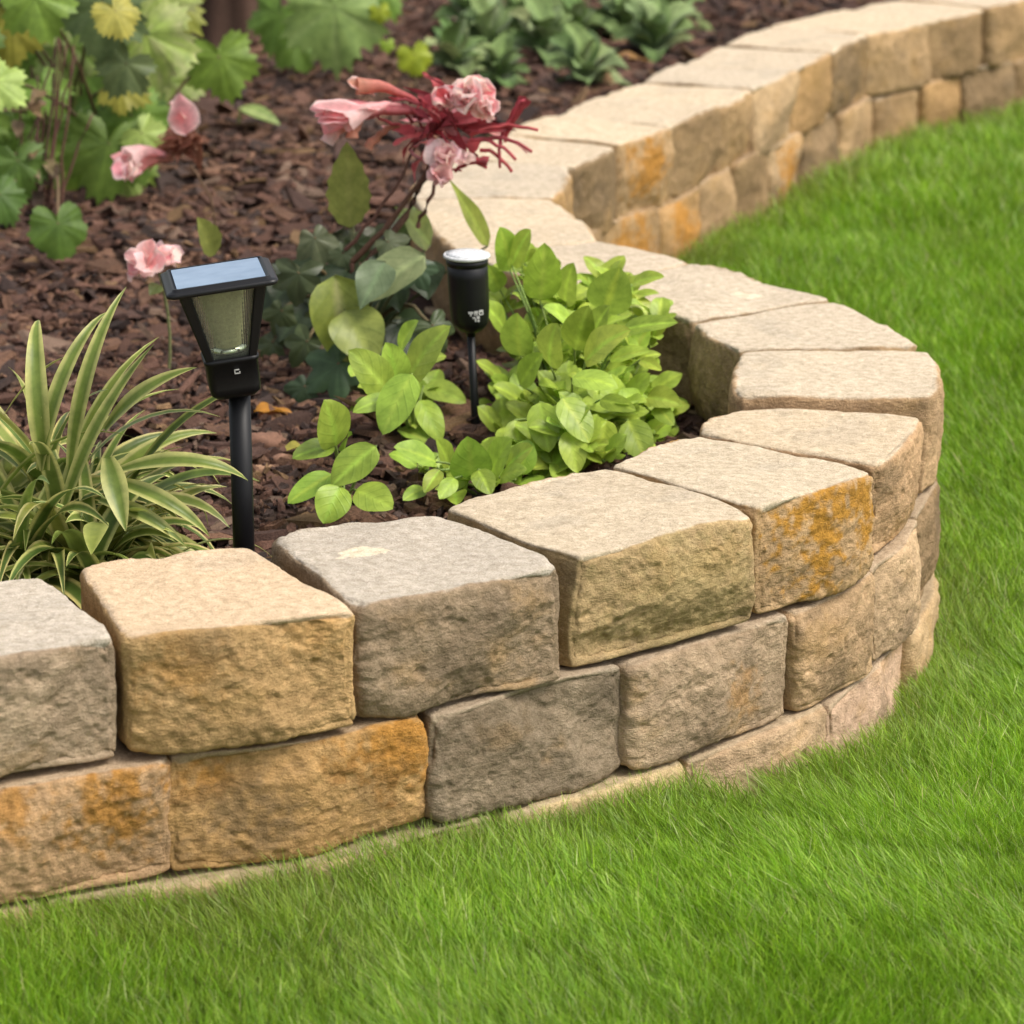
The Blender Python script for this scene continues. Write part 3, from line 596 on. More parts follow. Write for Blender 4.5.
plant(sm_, [((336, 446), (324, 402), .82, 4.36), ((334, 446), (294, 458), .6, 4.36), ((376, 446), (334, 484), .72, 4.28), ((332, 474), (290, 502), .55, 4.30), ((340, 486), (324, 522), .95, 4.24), ((356, 490), (391, 508), .85, 4.24), ((345, 450), (352, 435), .6, 4.36)], [], (-.255, 4.36), .09, (.30, .44, .06))

def lf(px, py, r, Y, ang, c, tilt=(0, 0), petiole=True, **kw):          # centre pixel, radius in pixels, distance, direction of the tip on the picture
    Rr = r / (FPX / (Y * .951 + 1.2 * .309)); a = R(ang)
    T = nrm(np.array([math.cos(a), -.25 + tilt[0], -math.sin(a)])); A = PD(px - math.cos(a) * r * .35, py - math.sin(a) * r * .35, Y)
    Nv = TOCAM + UP * (.4 + tilt[1]) + np.array([rnd.uniform(-.3, .3), 0, 0])
    lobed(fo, A, T, Nv, Rr, jc(c, .1), **kw)
    if petiole:
        g = (-.95 + rnd.uniform(-.12, .12), 6.7 + rnd.uniform(-.1, .1), .21) if root_s is None else root_s
        tube(st, curve(g, A, (0, .05, .05), 9, .003), .005, .003, jc((.13, .095, .05)))
# dark foliage plant behind the lantern
dk = thing('dark_leaf_plant', 'dark grey-green plant with pointed leaves and two yellow-green ones beneath the pink flower head', 'plant', (-.28, 5.2, soil(-.28, 5.2)))
fo, st = MB(), MB()
DG, DG2 = (.082, .108, .048), (.135, .165, .09)
root_p = np.array([-.27, 5.25, .2])
def dl(a, b, W, Y, c, rib=None, **kw):
    ab(fo, a, b, W, Y, Y - .05, prof=kw.pop('prof', prof_point), c_mid=jc(c, .08), rib=rib or tuple(x * 1.3 for x in c), n=12, m=4, wave=.04, **kw)
    tube(st, curve(root_p, PD(a[0], a[1], Y), (0, 0, .02), 6), .0035, .002, (.10, .11, .05))
root_s = tuple(root_p)
for t in ((318, 248, 30, 5.2, 70, DG2, 3), (297, 285, 34, 5.15, 95, DG, 5), (278, 320, 26, 5.2, 110, DG, 3), (325, 372, 44, 4.95, 150, (.075, .115, .06), 5), (300, 395, 26, 4.95, 120, (.07, .105, .055), 3), (370, 375, 32, 5.0, 70, DG, 5), (395, 248, 26, 5.2, 40, DG2, 3), (420, 275, 28, 5.15, 60, (.085, .12, .07), 3), (438, 335, 30, 5.1, 60, DG, 5), (340, 262, 26, 5.25, 110, DG2, 3), (300, 350, 30, 5.1, 130, DG, 5), (415, 225, 24, 5.35, 60, (.15, .20, .06), 3), (360, 250, 24, 5.3, 60, DG, 3), (325, 322, 30, 5.2, 100, DG, 5), (268, 350, 24, 5.2, 120, DG, 3), (345, 395, 26, 5.0, 80, DG, 5)):
    lf(*t[:6], lobes=t[6], depth=.34, serr=.01, dome=.35, ruffle=.05)
dl((425, 255), (358, 318), .085, 5.05, (.21, .27, .12), rib=(.36, .42, .2), bend=.3); dl((385, 262), (365, 310), .07, 5.0, (.16, .22, .12), bend=.3)
dl((335, 275), (345, 375), .105, 5.02, (.24, .30, .055), rib=(.42, .42, .16), bend=.5); dl((345, 310), (370, 370), .10, 4.98, (.30, .34, .08), bend=.4)

dl((430, 245), (395, 215), .07, 5.35, (.17, .22, .06), bend=.2); dl((350, 228), (347, 150), .085, 5.3, (.27, .28, .075), rib=(.30, .31, .09), prof=prof_oval, serr=.07, bend=.1)
dl((488, 246), (448, 190), .04, 5.2, (.27, .33, .06), bend=.15); 
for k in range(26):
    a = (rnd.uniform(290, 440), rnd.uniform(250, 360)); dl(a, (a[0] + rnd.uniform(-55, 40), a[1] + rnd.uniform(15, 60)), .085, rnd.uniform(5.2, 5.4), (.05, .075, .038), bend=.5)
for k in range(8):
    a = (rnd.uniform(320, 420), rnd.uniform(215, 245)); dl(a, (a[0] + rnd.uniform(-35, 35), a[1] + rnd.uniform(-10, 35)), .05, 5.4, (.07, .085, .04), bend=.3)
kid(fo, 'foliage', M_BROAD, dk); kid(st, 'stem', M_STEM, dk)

# ---------------------------------------------------------------- withered pink flowers
PINK, PALE, ROSE, WINE, PEACH, RUST = (.90, .43, .47), (.95, .70, .71), (.60, .12, .15), (.26, .04, .05), (.68, .32, .24), (.40, .17, .11)
def blossom(mb, px, py, Y, size, cols, n=9, dirv=(0, -.5, .6), ruff=.16):
    c0 = PD(px, py, Y)
    for i in range(n):
        az = i * 2.4; T = nrm(np.array([math.cos(az), math.sin(az) * .8, .25 + rnd.uniform(-.4, .5)]) + np.asarray(dirv))
        L = size * rnd.uniform(.7, 1.15); o = c0 - T * L * .35
        leaf(mb, o, T, TOCAM + UP * .4 + np.array([rnd.uniform(-.6, .6), 0, rnd.uniform(-.4, .4)]), L, L * rnd.uniform(.55, .9), prof_petal, bend=rnd.uniform(-.4, 1.4), fold=rnd.uniform(.0, .4), c_mid=jc(cols[i % len(cols)], .15), c_edge=jc(PALE, .12), n=11, m=4, wave=ruff, cup=rnd.uniform(-.2, .3))
def trumpet(mb, a, b, Y0, Y1, r0, r1, c0, c1):     # withered tubular flower
    A, B = PD(a[0], a[1], Y0), PD(b[0], b[1], Y1); pts = curve(A, B, (0, 0, .010), 9, .002); n, k = 9, 12
    tg = np.gradient(pts, axis=0); V, C = [], []
    for i in range(n):
        t = nrm(tg[i]); x = nrm(np.cross(t, UP)); y = np.cross(t, x); f = i / (n - 1); r = r0 + (r1 - r0) * f ** 1.6
        th = np.linspace(0, 6.2832, k, endpoint=False); rr = r * (1 + .22 * f * np.sin(th * 5 + i * .2))
        V.append(pts[i] + rr[:, None] * (np.cos(th)[:, None] * x + np.sin(th)[:, None] * y)); C.append(np.tile(np.asarray(c0) * (1 - f) + np.asarray(c1) * f, (k, 1)))
    idx = np.arange(n * k).reshape(n, k); nx = np.roll(idx, -1, 1); q = np.stack([idx[:-1], nx[:-1], nx[1:], idx[1:]], -1).reshape(-1, 4)
    mb.add(np.concatenate(V), Q=q, C=np.concatenate(C))
fl = thing('pink_flower', 'large half-withered pink and dark red flower head on brown stems above the dark-leaved plant', 'flower', (-.27, 5.3, soil(-.27, 5.3)))
st = MB(); HY = 5.25
for a, b, r in (((352, 262), (440, 150), .006), ((362, 270), (430, 165), .008), ((418, 228), (447, 160), .0045), ((345, 250), (420, 140), .004), ((375, 240), (450, 145), .003)):
    tube(st, curve(PD(a[0], a[1], HY), PD(b[0], b[1], HY), (rnd.uniform(-.01, .02), 0, rnd.uniform(-.02, .01)), 9, .003), r, r * .6, jc((.13, .062, .042)), 7)
tube(st, curve((-.28, 5.3, .19), PD(352, 262, HY), (0, 0, 0), 6), .008, .006, (.12, .06, .04), 7)
kid(st, 'stem', M_STEM, fl)
wi = MB()
for k in range(64):
    a = (rnd.gauss(440, 20), rnd.gauss(122, 16)); an = rnd.uniform(0, 6.28); ln = rnd.uniform(14, 52)
    b = (a[0] + math.cos(an) * ln * 1.35, a[1] + math.sin(an) * ln * .62)
    c = jc(rnd.choice([WINE, ROSE, ROSE, (.36, .06, .08), PINK]), .2)
    if k % 3: ab(wi, a, b, rnd.uniform(.014, .034), HY + rnd.uniform(-.05, .05), HY + rnd.uniform(-.06, .06), prof=prof_point, bend=rnd.uniform(0, 1.5), fold=.6, c_mid=c, n=8, m=2, wave=.15, twist=rnd.uniform(-1.5, 1.5))
    else: tube(wi, curve(PD(a[0], a[1], HY), PD(b[0], b[1], HY + rnd.uniform(-.05, .05)), (0, 0, rnd.uniform(-.012, .016)), 7, .003), .0035, .0018, c, 6)
for a, b in (((470, 135), (538, 130)), ((480, 140), (532, 152)), ((470, 140), (516, 160)), ((480, 150), (512, 172)), ((500, 140), (525, 100)), ((440, 160), (487, 168)), ((500, 142), (500, 168))):
    tube(wi, curve(PD(a[0], a[1], HY - .02), PD(b[0], b[1], HY - .03), (0, 0, .012), 8, .002), .004, .0028, jc(ROSE), 6)
trumpet(wi, (505, 142), (525, 100), HY, HY - .02, .003, .012, ROSE, WINE); trumpet(wi, (455, 172), (488, 162), HY - .03, HY - .04, .003, .010, ROSE, (.35, .07, .09))
kid(wi, 'withered_petals', M_PETAL, fl)
for name, lst in (('blossom', [(470, 100, .066, 16, [PINK, PALE, PINK])]), ('blossom', [(444, 160, .054, 13, [PALE, PINK])]), ('blossom', [(448, 100, .04, 7, [PINK, ROSE])])):
    b = MB()
    for (x, y, s_, n_, cs) in lst: blossom(b, x, y, HY - .05, s_, cs, n_)
    if y < 105 and s_ > .05: blossom(b, 487, 112, HY - .06, .055, [PALE, PALE, PINK], 8)
    if y > 150: blossom(b, 440, 178, HY - .06, .044, [PALE, PINK], 8); blossom(b, 465, 160, HY - .05, .032, [PALE], 5)
    kid(b, name, M_PETAL, fl)
b = MB(); trumpet(b, (420, 112), (322, 118), HY, HY - .04, .006, .030, ROSE, PINK); trumpet(b, (400, 106), (345, 122), HY, HY - .06, .006, .020, PINK, PALE)
for k in range(4): ab(b, (380 - k * 6, 108 + k * 3), (312 + rnd.uniform(0, 10), 108 + k * 8), .03, HY - .04, HY - .07, prof=prof_petal, bend=rnd.uniform(-.2, .5), fold=.3, c_mid=jc(PINK), c_edge=jc(PALE), n=10, wave=.12)
kid(b, 'blossom', M_PETAL, fl)
b = MB(); trumpet(b, (418, 103), (357, 86), HY, HY - .02, .005, .015, ROSE, PEACH); ab(b, (375, 96), (350, 84), .03, HY, HY - .03, prof=prof_petal, bend=.5, c_mid=PEACH, c_edge=PALE, n=8)
trumpet(b, (352, 128), (327, 143), HY, HY - .03, .006, .012, PEACH, PALE); trumpet(b, (362, 122), (352, 138), HY - .02, HY - .04, .005, .010, PEACH, PEACH); trumpet(b, (400, 125), (368, 148), HY, HY, .004, .008, RUST, PEACH)
kid(b, 'bud', M_PETAL, fl)
# the drooping one to the left
f2_ = thing('withered_flower', 'drooping withered flower with two pink petals and a peach-brown husk beside the shrub', 'flower', (-.62, 6.05, soil(-.62, 6.05)))
st = MB(); tube(st, curve((-.60, 6.05, .2), PD(190, 165, 6.0), (.02, 0, 0), 9, .003), .0035, .0025, (.16, .10, .06)); tube(st, curve((-.60, 6.05, .22), PD(213, 215, 6.0), (0, 0, .02), 6), .002, .0015, (.16, .11, .06)); kid(st, 'stem', M_STEM, f2_)
b = MB()
for k in range(26):
    a = (rnd.gauss(188, 9), rnd.gauss(138, 7)); e_ = (a[0] + rnd.uniform(-30, 18), a[1] + rnd.uniform(-6, 36))
    ab(b, a, e_, rnd.uniform(.018, .034), 6.0 + rnd.uniform(-.04, .04), 5.98, prof=prof_point, bend=rnd.uniform(0, .9), fold=.5, c_mid=jc(rnd.choice([RUST, (.40, .18, .13), (.20, .075, .05)]), .2), n=8, m=2, wave=.12, twist=rnd.uniform(-1, 1))
kid(b, 'husk', M_PETAL, f2_)
b = MB(); trumpet(b, (172, 158), (122, 170), 6.0, 5.96, .008, .034, PEACH, PINK); trumpet(b, (165, 155), (128, 158), 5.98, 5.93, .006, .022, PINK, PALE); blossom(b, 128, 172, 5.92, .055, [PINK, PALE], 8); kid(b, 'blossom', M_PETAL, f2_)
b = MB(); blossom(b, 182, 118, 5.95, .06, [PINK, PALE], 7, (0, -.3, 1.2)); ab(b, (186, 135), (180, 92), .07, 5.94, 5.92, prof=prof_oval, bend=-.3, fold=.2, c_mid=PINK, c_edge=PALE, n=10, wave=.08); kid(b, 'blossom', M_PETAL, f2_)
f3_ = thing('fallen_blossom', 'pale pink blossom low over the mulch, half hidden behind the square lantern top', 'flower', tuple(np.r_[PD(165, 285, 5.1)[:2], soil(*PD(165, 285, 5.1)[:2])]))
b = MB(); blossom(b, 146, 264, 5.08, .062, [PINK, PINK, PALE], 8, (-.5, -.5, -.1), .10); blossom(b, 160, 256, 5.1, .06, [PALE, PINK], 6, (.5, -.4, .2)); kid(b, 'petals', M_PETAL, f3_)
b = MB(); q0 = np.array(f3_.location); tube(b, curve(q0, PD(158, 268, 5.12), (.01, 0, 0), 6), .003, .003, (.14, .15, .06)); kid(b, 'stem', M_STEM, f3_)
b = MB(); ab(b, (170, 285), (195, 280), .03, 5.1, 5.08, prof=prof_point, c_mid=(.14, .18, .06), n=8); ab(b, (215, 255), (200, 225), .055, 5.25, 5.2, prof=prof_oval, bend=.3, c_mid=(.22, .24, .06), n=9, serr=.05); ab(b, (160, 285), (150, 295), .03, 5.1, 5.08, prof=prof_point, c_mid=(.14, .18, .06), n=8); kid(b, 'leaves', M_BROAD, f3_)

# ---------------------------------------------------------------- lobed-leaf shrub in the far left corner
sh = thing('lobed_leaf_shrub', 'tall shrub with large lobed variegated leaves in the far left corner', 'shrub', (-.95, 6.6, soil(-.95, 6.6)))
fo, st = MB(), MB()
GREEN, DGREEN, BLUEG, LG, YEL = (.185, .29, .05), (.105, .19, .036), (.14, .20, .085), (.32, .42, .11), (.38, .38, .08)
root_s = None
V5 = dict(pale=(.50, .50, .26), pamt=.8)
for t in ((60, 236, 36, 5.8, 80, DGREEN, dict(depth=.05, serr=.02)), (224, 72, 46, 6.7, 75, (.15, .25, .04), dict(depth=.2)), (150, 55, 60, 6.5, 80, LG, V5), (165, 8, 50, 6.6, 60, LG, V5), (100, 22, 58, 6.3, 100, BLUEG, {}), (40, 12, 48, 6.2, 70, GREEN, {}),
          (120, 75, 38, 6.3, 120, BLUEG, {}), (5, 88, 38, 6.0, 30, LG, {}), (105, 165, 60, 6.35, 100, (.13, .20, .04), {}), (140, 130, 46, 6.45, 60, GREEN, {}), (150, 140, 30, 6.35, 40, LG, {}), (20, 175, 40, 6.2, 80, DGREEN, {}), (70, 62, 46, 6.7, 95, LG, V5), (120, 20, 30, 6.1, 60, YEL, dict(depth=.12)),
          (65, 95, 50, 6.7, 90, LG, {}), (10, 40, 44, 6.5, 90, (.30, .30, .05), {}), (100, 115, 46, 6.6, 110, GREEN, {}), (5, 205, 34, 6.1, 60, DGREEN, {}), (175, 95, 40, 6.8, 70, LG, V5), (85, 140, 44, 6.6, 70, DGREEN, {}), (60, 30, 50, 6.8, 70, DGREEN, {}), (-25, 130, 44, 6.3, 80, GREEN, {}), (-30, 50, 50, 6.4, 60, DGREEN, {}), (-35, -20, 55, 6.4, 60, GREEN, {}), (20, -30, 55, 6.5, 80, LG, {}), (90, -40, 60, 6.5, 80, GREEN, {}), (150, -45, 55, 6.6, 70, DGREEN, {}), (-60, 190, 40, 6.3, 60, GREEN, {}), (130, 185, 26, 6.4, 60, LG, {}), (130, 90, 34, 6.45, 20, (.32, .30, .05), {})):
    lf(*t[:6], **t[6])
for k in range(40): lf(rnd.uniform(-60, 175), rnd.uniform(-60, 165), rnd.uniform(34, 58), rnd.uniform(6.8, 7.3), rnd.uniform(30, 130), rnd.choice([DGREEN, GREEN, GREEN, (.25, .26, .05)]))
for k in range(16): lf(rnd.uniform(-40, 150), rnd.uniform(85, 195), rnd.uniform(34, 52), rnd.uniform(6.45, 6.8), rnd.uniform(40, 120), rnd.choice([DGREEN, GREEN, GREEN, LG]))
for k in range(14):
    x0 = rnd.uniform(10, 60); tube(st, curve(PD(x0, 250 + rnd.uniform(-20, 10), 6.25), PD(x0 + rnd.uniform(-15, 35), rnd.uniform(20, 120), 6.3), (rnd.uniform(-.02, .02), 0, 0), 10, .004), .004, .002, jc((.12, .065, .045)))
for k in range(16):
    x0, y0 = rnd.uniform(15, 60), rnd.uniform(90, 220); ab(fo, (x0, y0), (x0 + rnd.uniform(-22, 22), y0 + rnd.uniform(5, 22)), .03, 6.25, 6.2, prof=prof_point, c_mid=jc(rnd.choice([(.20, .13, .08), (.26, .20, .11), (.12, .08, .06)]), .2), n=8, m=2, wave=.12, bend=.5)
kid(fo, 'foliage', M_LOBE, sh); kid(st, 'stem', M_STEM, sh)

# plant with one big light leaf at the top middle
mp_ = thing('large_leaf_plant', 'light green plant with one big toothed maple-like leaf hanging over the dark mulch, top centre', 'plant', (-.42, 7.9, soil(-.42, 7.9)))
fo, st = MB(), MB(); root_s = (-.42, 7.95, .24)
for t in ((335, 30, 66, 7.6, 88, (.245, .355, .10), dict(depth=.2, rib=(.36, .46, .18))), (275, 28, 44, 7.75, 110, (.16, .26, .05), {}), (300, 52, 34, 7.8, 60, (.13, .22, .045), {}), (385, -5, 40, 7.8, 60, (.18, .28, .05), {}), (300, -30, 50, 7.8, 90, GREEN, {}), (380, 15, 14, 7.6, 80, (.38, .42, .04), {}), (388, 47, 10, 7.6, 80, (.24, .36, .04), {})):
    lf(*t[:6], **t[6])
kid(fo, 'foliage', M_LOBE, mp_); kid(st, 'stem', M_STEM, mp_)
y2 = thing('yellow_green_sprout', 'small yellow-green leaf sprouting from the mulch behind the pink flower head', 'sprout', tuple(np.r_[P(415, 92, .25)[:2], .23]))
fo, st = MB(), MB(); root_s = tuple(np.array(y2.location)); lf(416, 62, 22, 7.6, 75, (.36, .42, .03), depth=.1); kid(fo, 'leaf', M_LOBE, y2); kid(st, 'stem', M_STEM, y2)
y3 = thing('pale_sprout', 'small pale green toothed leaf on a short stalk right of the shrub', 'sprout', tuple(np.r_[P(237, 137, .23)[:2], .21]))
fo, st = MB(), MB(); Y_ = y3.location[1]; A = PD(240, 108, Y_ - .02); tube(st, [tuple(y3.location), A], .006, .004, (.28, .28, .12))
leaf(fo, A, PD(280, 120, Y_ - .05) - A, UP + TOCAM * .5, .105, .055, prof_oval, bend=.3, fold=.3, c_mid=(.27, .36, .11), rib=(.4, .46, .2), n=14, m=3, serr=.07); kid(fo, 'leaf', M_BROAD, y3); kid(st, 'stem', M_STEM, y3)

# woolly silver-green rosettes along the back
lam_px = [(455, 45, 1.), (488, 22, 1.), (520, 10, .9), (500, 62, .85), (545, 35, 1.05), (585, 62, .95), (575, 15, 1.), (625, 12, 1.05), (655, 28, 1.1), (672, 8, 1.), (470, 5, .9)]
lam_lab = ['leftmost woolly grey-green rosette, behind the pink flower head', 'woolly grey-green rosette with a cupped round leaf, second from the left', 'woolly rosette half cut by the top edge, in the middle of its bed', 'low dull woolly rosette nearest the pink flower head', 'upright woolly rosette in the middle of the silver-green group', 'woolly rosette beside the tan dead leaf by the far wall', 'woolly rosette behind the middle one, near the top edge', 'pale woolly rosette close to the top edge, left of the rightmost one', 'largest woolly rosette at the right end, by the far wall', 'woolly rosette in the top right corner of the bed, rearmost', 'dark woolly rosette at the top left of the silver-green group']
for (px, py, s_), lb in zip(lam_px, lam_lab):
    Yg = P(px, py + 28, .25); base = np.array([Yg[0], Yg[1], soil(Yg[0], Yg[1])])
    o = thing('woolly_plant', lb, 'plant', tuple(base), 'silver-green woolly plants along the back of the bed'); fo = MB()
    for i in range(13):
        az = i * 2.4 + rnd.uniform(-.3, .3); el = R(20 + 55 * (i / 13) + rnd.uniform(-10, 10)); T = (math.cos(az) * math.cos(el), math.sin(az) * math.cos(el), math.sin(el))
        c = jc(rnd.choice([(.15, .215, .075), (.105, .165, .05), (.21, .265, .115)]), .12); L = .125 * s_ * rnd.uniform(.75, 1.15)
        leaf(fo, base + UP * (.01 + .004 * i), T, UP + TOCAM * .3 - np.array(T) * .2, L, L * .68, prof_oval, bend=rnd.uniform(.3, 1.5), fold=.3, c_mid=c, c_edge=tuple(x * 1.7 for x in c), rib=tuple(x * 1.5 for x in c), n=10, m=4, wave=.07, cup=.15, edge_at=.95)
    kid(fo, 'foliage', M_FUZZ, o)

# tree trunk at the top
TX, TY = P(238, 42, .24)[:2]
tk = thing('tree', 'dark brown tree trunk rising out of the mulch behind the lobed leaves, top left', 'tree', (TX, TY, .24))
mb = MB(); K, n = 40, 46; V, C = [], []
for i in range(n):
    f_ = i / (n - 1); z = .18 + f_ * 2.6; th = np.linspace(0, 6.2832, K, endpoint=False)
    rr = .115 * (1 - .25 * f_) * (1 + .5 * math.exp(-f_ * 22)) * (1 + .10 * np.sin(th * 9 + .6 * math.sin(i * .3)) * (.6 + .4 * np.sin(th * 4 + i * .1)))
    V.append(np.c_[TX + rr * np.cos(th) + .05 * f_, TY + rr * np.sin(th), np.full(K, z)]); C.append(np.tile((.085, .05, .036), (K, 1)) * (1 + .35 * np.sin(th * 9 + .6 * math.sin(i * .3)))[:, None])
idx = np.arange(n * K).reshape(n, K); nx = np.roll(idx, -1, 1); mb.add(np.concatenate(V), Q=np.stack([idx[:-1], nx[:-1], nx[1:], idx[1:]], -1).reshape(-1, 4), C=np.concatenate(C))
kid(mb, 'trunk', M_CHIP, tk)

# ---------------------------------------------------------------- loose bits on the mulch
def pebble(px, py, r, c, label, sq=(1, .7, .55)):
    p0 = P(px, py, .205); z = soil(p0[0], p0[1]); o = MB(); K, n = 18, 10; V = []
    for i in range(n + 1):
        a = math.pi * i / n; th = np.linspace(0, 6.2832, K, endpoint=False); V.append(np.c_[np.sin(a) * np.cos(th), np.sin(a) * np.sin(th), np.full(K, math.cos(a))])
    V = np.concatenate(V); d = 1 + .30 * fbm(V * 1.5 + px, 7, 3); V = V * d[:, None] * np.array(sq) * r
    idx = np.arange((n + 1) * K).reshape(n + 1, K); nx = np.roll(idx, -1, 1)
    loc = (p0[0], p0[1], z + r * .25); o.add(V + np.array(loc), Q=np.stack([idx[:-1], idx[1:], nx[1:], nx[:-1]], -1).reshape(-1, 4), C=c)
    tag(o.build('pebble', M_PEBBLE, loc=loc), label, 'pebble', 'pebbles on the mulch')
pebble(262, 440, .036, (.20, .105, .070), 'largest reddish pebble just right of the lantern pole')
pebble(282, 455, .022, (.27, .15, .10), 'small rounded pink-brown pebble right of the two by the lantern pole')
pebble(262, 468, .022, (.34, .20, .12), 'tan flat pebble nearest the wall by the lantern pole')
pebble(283, 160, .030, (.21, .115, .085), 'reddish flat pebble alone in the dark mulch below the big leaf')
def dead(px, py, L, W, az, c, label, z=.225):
    p0 = P(px, py, z); b = MB(); zz = soil(p0[0], p0[1]) + .022; T = (math.cos(az), math.sin(az), .05)
    leaf(b, (p0[0] - T[0] * L / 2, p0[1] - T[1] * L / 2, zz), T, UP, L, W, prof_point, bend=.5, fold=.3, c_mid=c, rib=tuple(x * 1.2 for x in c), n=10, wave=.08)
    tag(b.build('fallen_leaf', M_BROAD, loc=(p0[0], p0[1], zz)), label, 'leaf', 'dead leaves on the mulch')
dead(275, 404, .07, .045, .2, (.48, .21, .03), 'orange dead leaf beside the square lantern pole'); dead(633, 64, .12, .06, .1, (.40, .22, .09), 'tan curled dead leaf at the foot of the woolly plants by the far wall', .25); dead(300, 440, .05, .04, .6, (.36, .32, .06), 'yellowish dead leaf between lantern and seedling')

# ---------------------------------------------------------------- square solar lantern
def sq_ring(hw, z, k=6, rc=.3):
    pts = []
    for q, (sx, sy) in enumerate(((1, 1), (-1, 1), (-1, -1), (1, -1))):
        for i in range(k + 1):
            a = math.pi / 2 * (q + i / k); pts.append((sx * hw * (1 - rc) + math.cos(a) * hw * rc, sy * hw * (1 - rc) + math.sin(a) * hw * rc, z))
    return np.array(pts)
def loft(mb, rings, cap0=True, cap1=True, c=(1, 1, 1)):
    k = len(rings[0]); n = len(rings); idx = np.arange(n * k).reshape(n, k); nx = np.roll(idx, -1, 1)
    q = np.stack([idx[:-1], nx[:-1], nx[1:], idx[1:]], -1).reshape(-1, 4); V = np.concatenate(rings); T = []
    if cap0: V = np.r_[V, [rings[0].mean(0)]]; T += [(len(V) - 1, idx[0, (i + 1) % k], idx[0, i]) for i in range(k)]
    if cap1: V = np.r_[V, [rings[-1].mean(0)]]; T += [(len(V) - 1, idx[-1, i], idx[-1, (i + 1) % k]) for i in range(k)]
    mb.add(V, Q=q, T=T, C=c)
def circ(r, z, k=28, cx=0, cy=0): th = np.linspace(0, 6.2832, k, endpoint=False); return np.c_[cx + r * np.cos(th), cy + r * np.sin(th), np.full(k, z)]
def xf(mb, Mx):
    m3 = np.array(Mx.to_3x3()); t = np.array(Mx.translation); mb.V = [v @ m3.T + t for v in mb.V]; return mb
LB = P(245, 588, .2); LY = LB[1]; zc = PD(242, 390, LY)[2]; zr = PD(222, 281, LY - .06)[2]
lan = thing('solar_lantern', 'square black solar lantern with a blue-grey panel roof on a black stake', 'solar light', (LB[0], LB[1], .2))
mb = MB(); loft(mb, [circ(.0150, .10), circ(.0150, zc + .012)]); mb.V = [v + np.array([LB[0], LB[1], 0]) for v in mb.V]; kid(mb, 'stake', M_BLACK, lan)
HM = Matrix.Translation((LB[0] - .006, LB[1], zc)) @ Matrix.Rotation(R(-6.5), 4, 'Y') @ Matrix.Rotation(R(10), 4, 'Z')
HH = (zr - zc) * .98
mb = MB(); loft(mb, [sq_ring(.026, -.004), sq_ring(.0335, .003), sq_ring(.0345, .012), sq_ring(.0355, .046), sq_ring(.0375, .0475), sq_ring(.0375, .052), sq_ring(.0345, .0535)]); lbase = kid(xf(mb, HM), 'lamp_base', M_BLACK, lan)
mk = MB()
for (x0, x1, z0, z1) in ((-.004, .003, .0365, .0378), (-.004, -.0025, .0315, .0378), (-.004, .004, .0315, .0328), (.0025, .004, .0315, .0345)):
    V = np.array([(a, b, c) for a in (x0, x1) for b in (-.0372, -.0358 + .0004) for c in (z0, z1)]) + np.array([.005, -.0002, 0])
    mk.add(V, Q=[(0, 1, 3, 2), (4, 6, 7, 5), (0, 4, 5, 1), (2, 3, 7, 6), (0, 2, 6, 4), (1, 5, 7, 3)])
kid(xf(mk, HM), 'emblem', M_MARK, lan, smooth=False).parent = lbase
b0, b1, za, zb = .0345, .059, .052, HH - .012
for sx in (-1, 1):
    for sy in (-1, 1):
        mb = MB(); rings = []
        for z, hw, t_ in ((za, b0, .0115), (zb, b1, .0165)):
            cx, cy = sx * (hw - t_ * .5), sy * (hw - t_ * .5); r = t_ * .5; rings.append(np.array([(cx + a * r, cy + b * r, z) for a, b in ((1, .7), (.7, 1), (-.7, 1), (-1, .7), (-1, -.7), (-.7, -1), (.7, -1), (1, -.7))]))
        loft(mb, rings); kid(xf(mb, HM), 'frame_post', M_BLACK, lan, smooth=False)
gm, n_, l_, b_ = mat('lantern_glass'); b_.inputs['Base Color'].default_value = (.80, .84, .70, 1); b_.inputs['Roughness'].default_value = .04; b_.inputs['Transmission Weight'].default_value = .95; b_.inputs['IOR'].default_value = 1.3
wv = N(n_, 'ShaderNodeTexWave'); wv.inputs['Scale'].default_value = 110; g_ = N(n_, 'ShaderNodeNewGeometry'); l_.new(g_.outputs['Position'], wv.inputs['Vector']); bp = N(n_, 'ShaderNodeBump'); bp.inputs['Strength'].default_value = .4; bp.inputs['Distance'].default_value = .001; l_.new(wv.outputs[1], bp.inputs['Height']); l_.new(bp.outputs[0], b_.inputs['Normal'])
for k in range(4):
    mb = MB(); i0, i1 = b0 - .0055, b1 - .009; w0_, w1_ = b0 - .011, b1 - .0155
    V = np.array([(-w0_, -i0, za), (w0_, -i0, za), (w1_, -i1, zb), (-w1_, -i1, zb), (-w0_, -i0 + .002, za), (w0_, -i0 + .002, za), (w1_, -i1 + .002, zb), (-w1_, -i1 + .002, zb)])
    mb.add(V, Q=[(0, 1, 2, 3), (5, 4, 7, 6), (0, 4, 5, 1), (1, 5, 6, 2), (2, 6, 7, 3), (3, 7, 4, 0)]); kid(xf(mb, HM @ Matrix.Rotation(math.pi / 2 * k, 4, 'Z')), 'glass_pane', gm, lan, smooth=False)
M_DIFF = plain('frosted_diffuser', (.50, .47, .30), .5); M_CHROME = plain('reflector', (.75, .76, .74), .12, 1)
mb = MB(); rr = [];
for i in range(30): z = za + .004 + (zb - za - .008) * i / 29; rr.append(circ((.016 + .016 * i / 29) + (.0016 if i % 2 else 0), z, 32))
loft(mb, rr); kid(xf(mb, HM), 'diffuser', M_DIFF, lan)
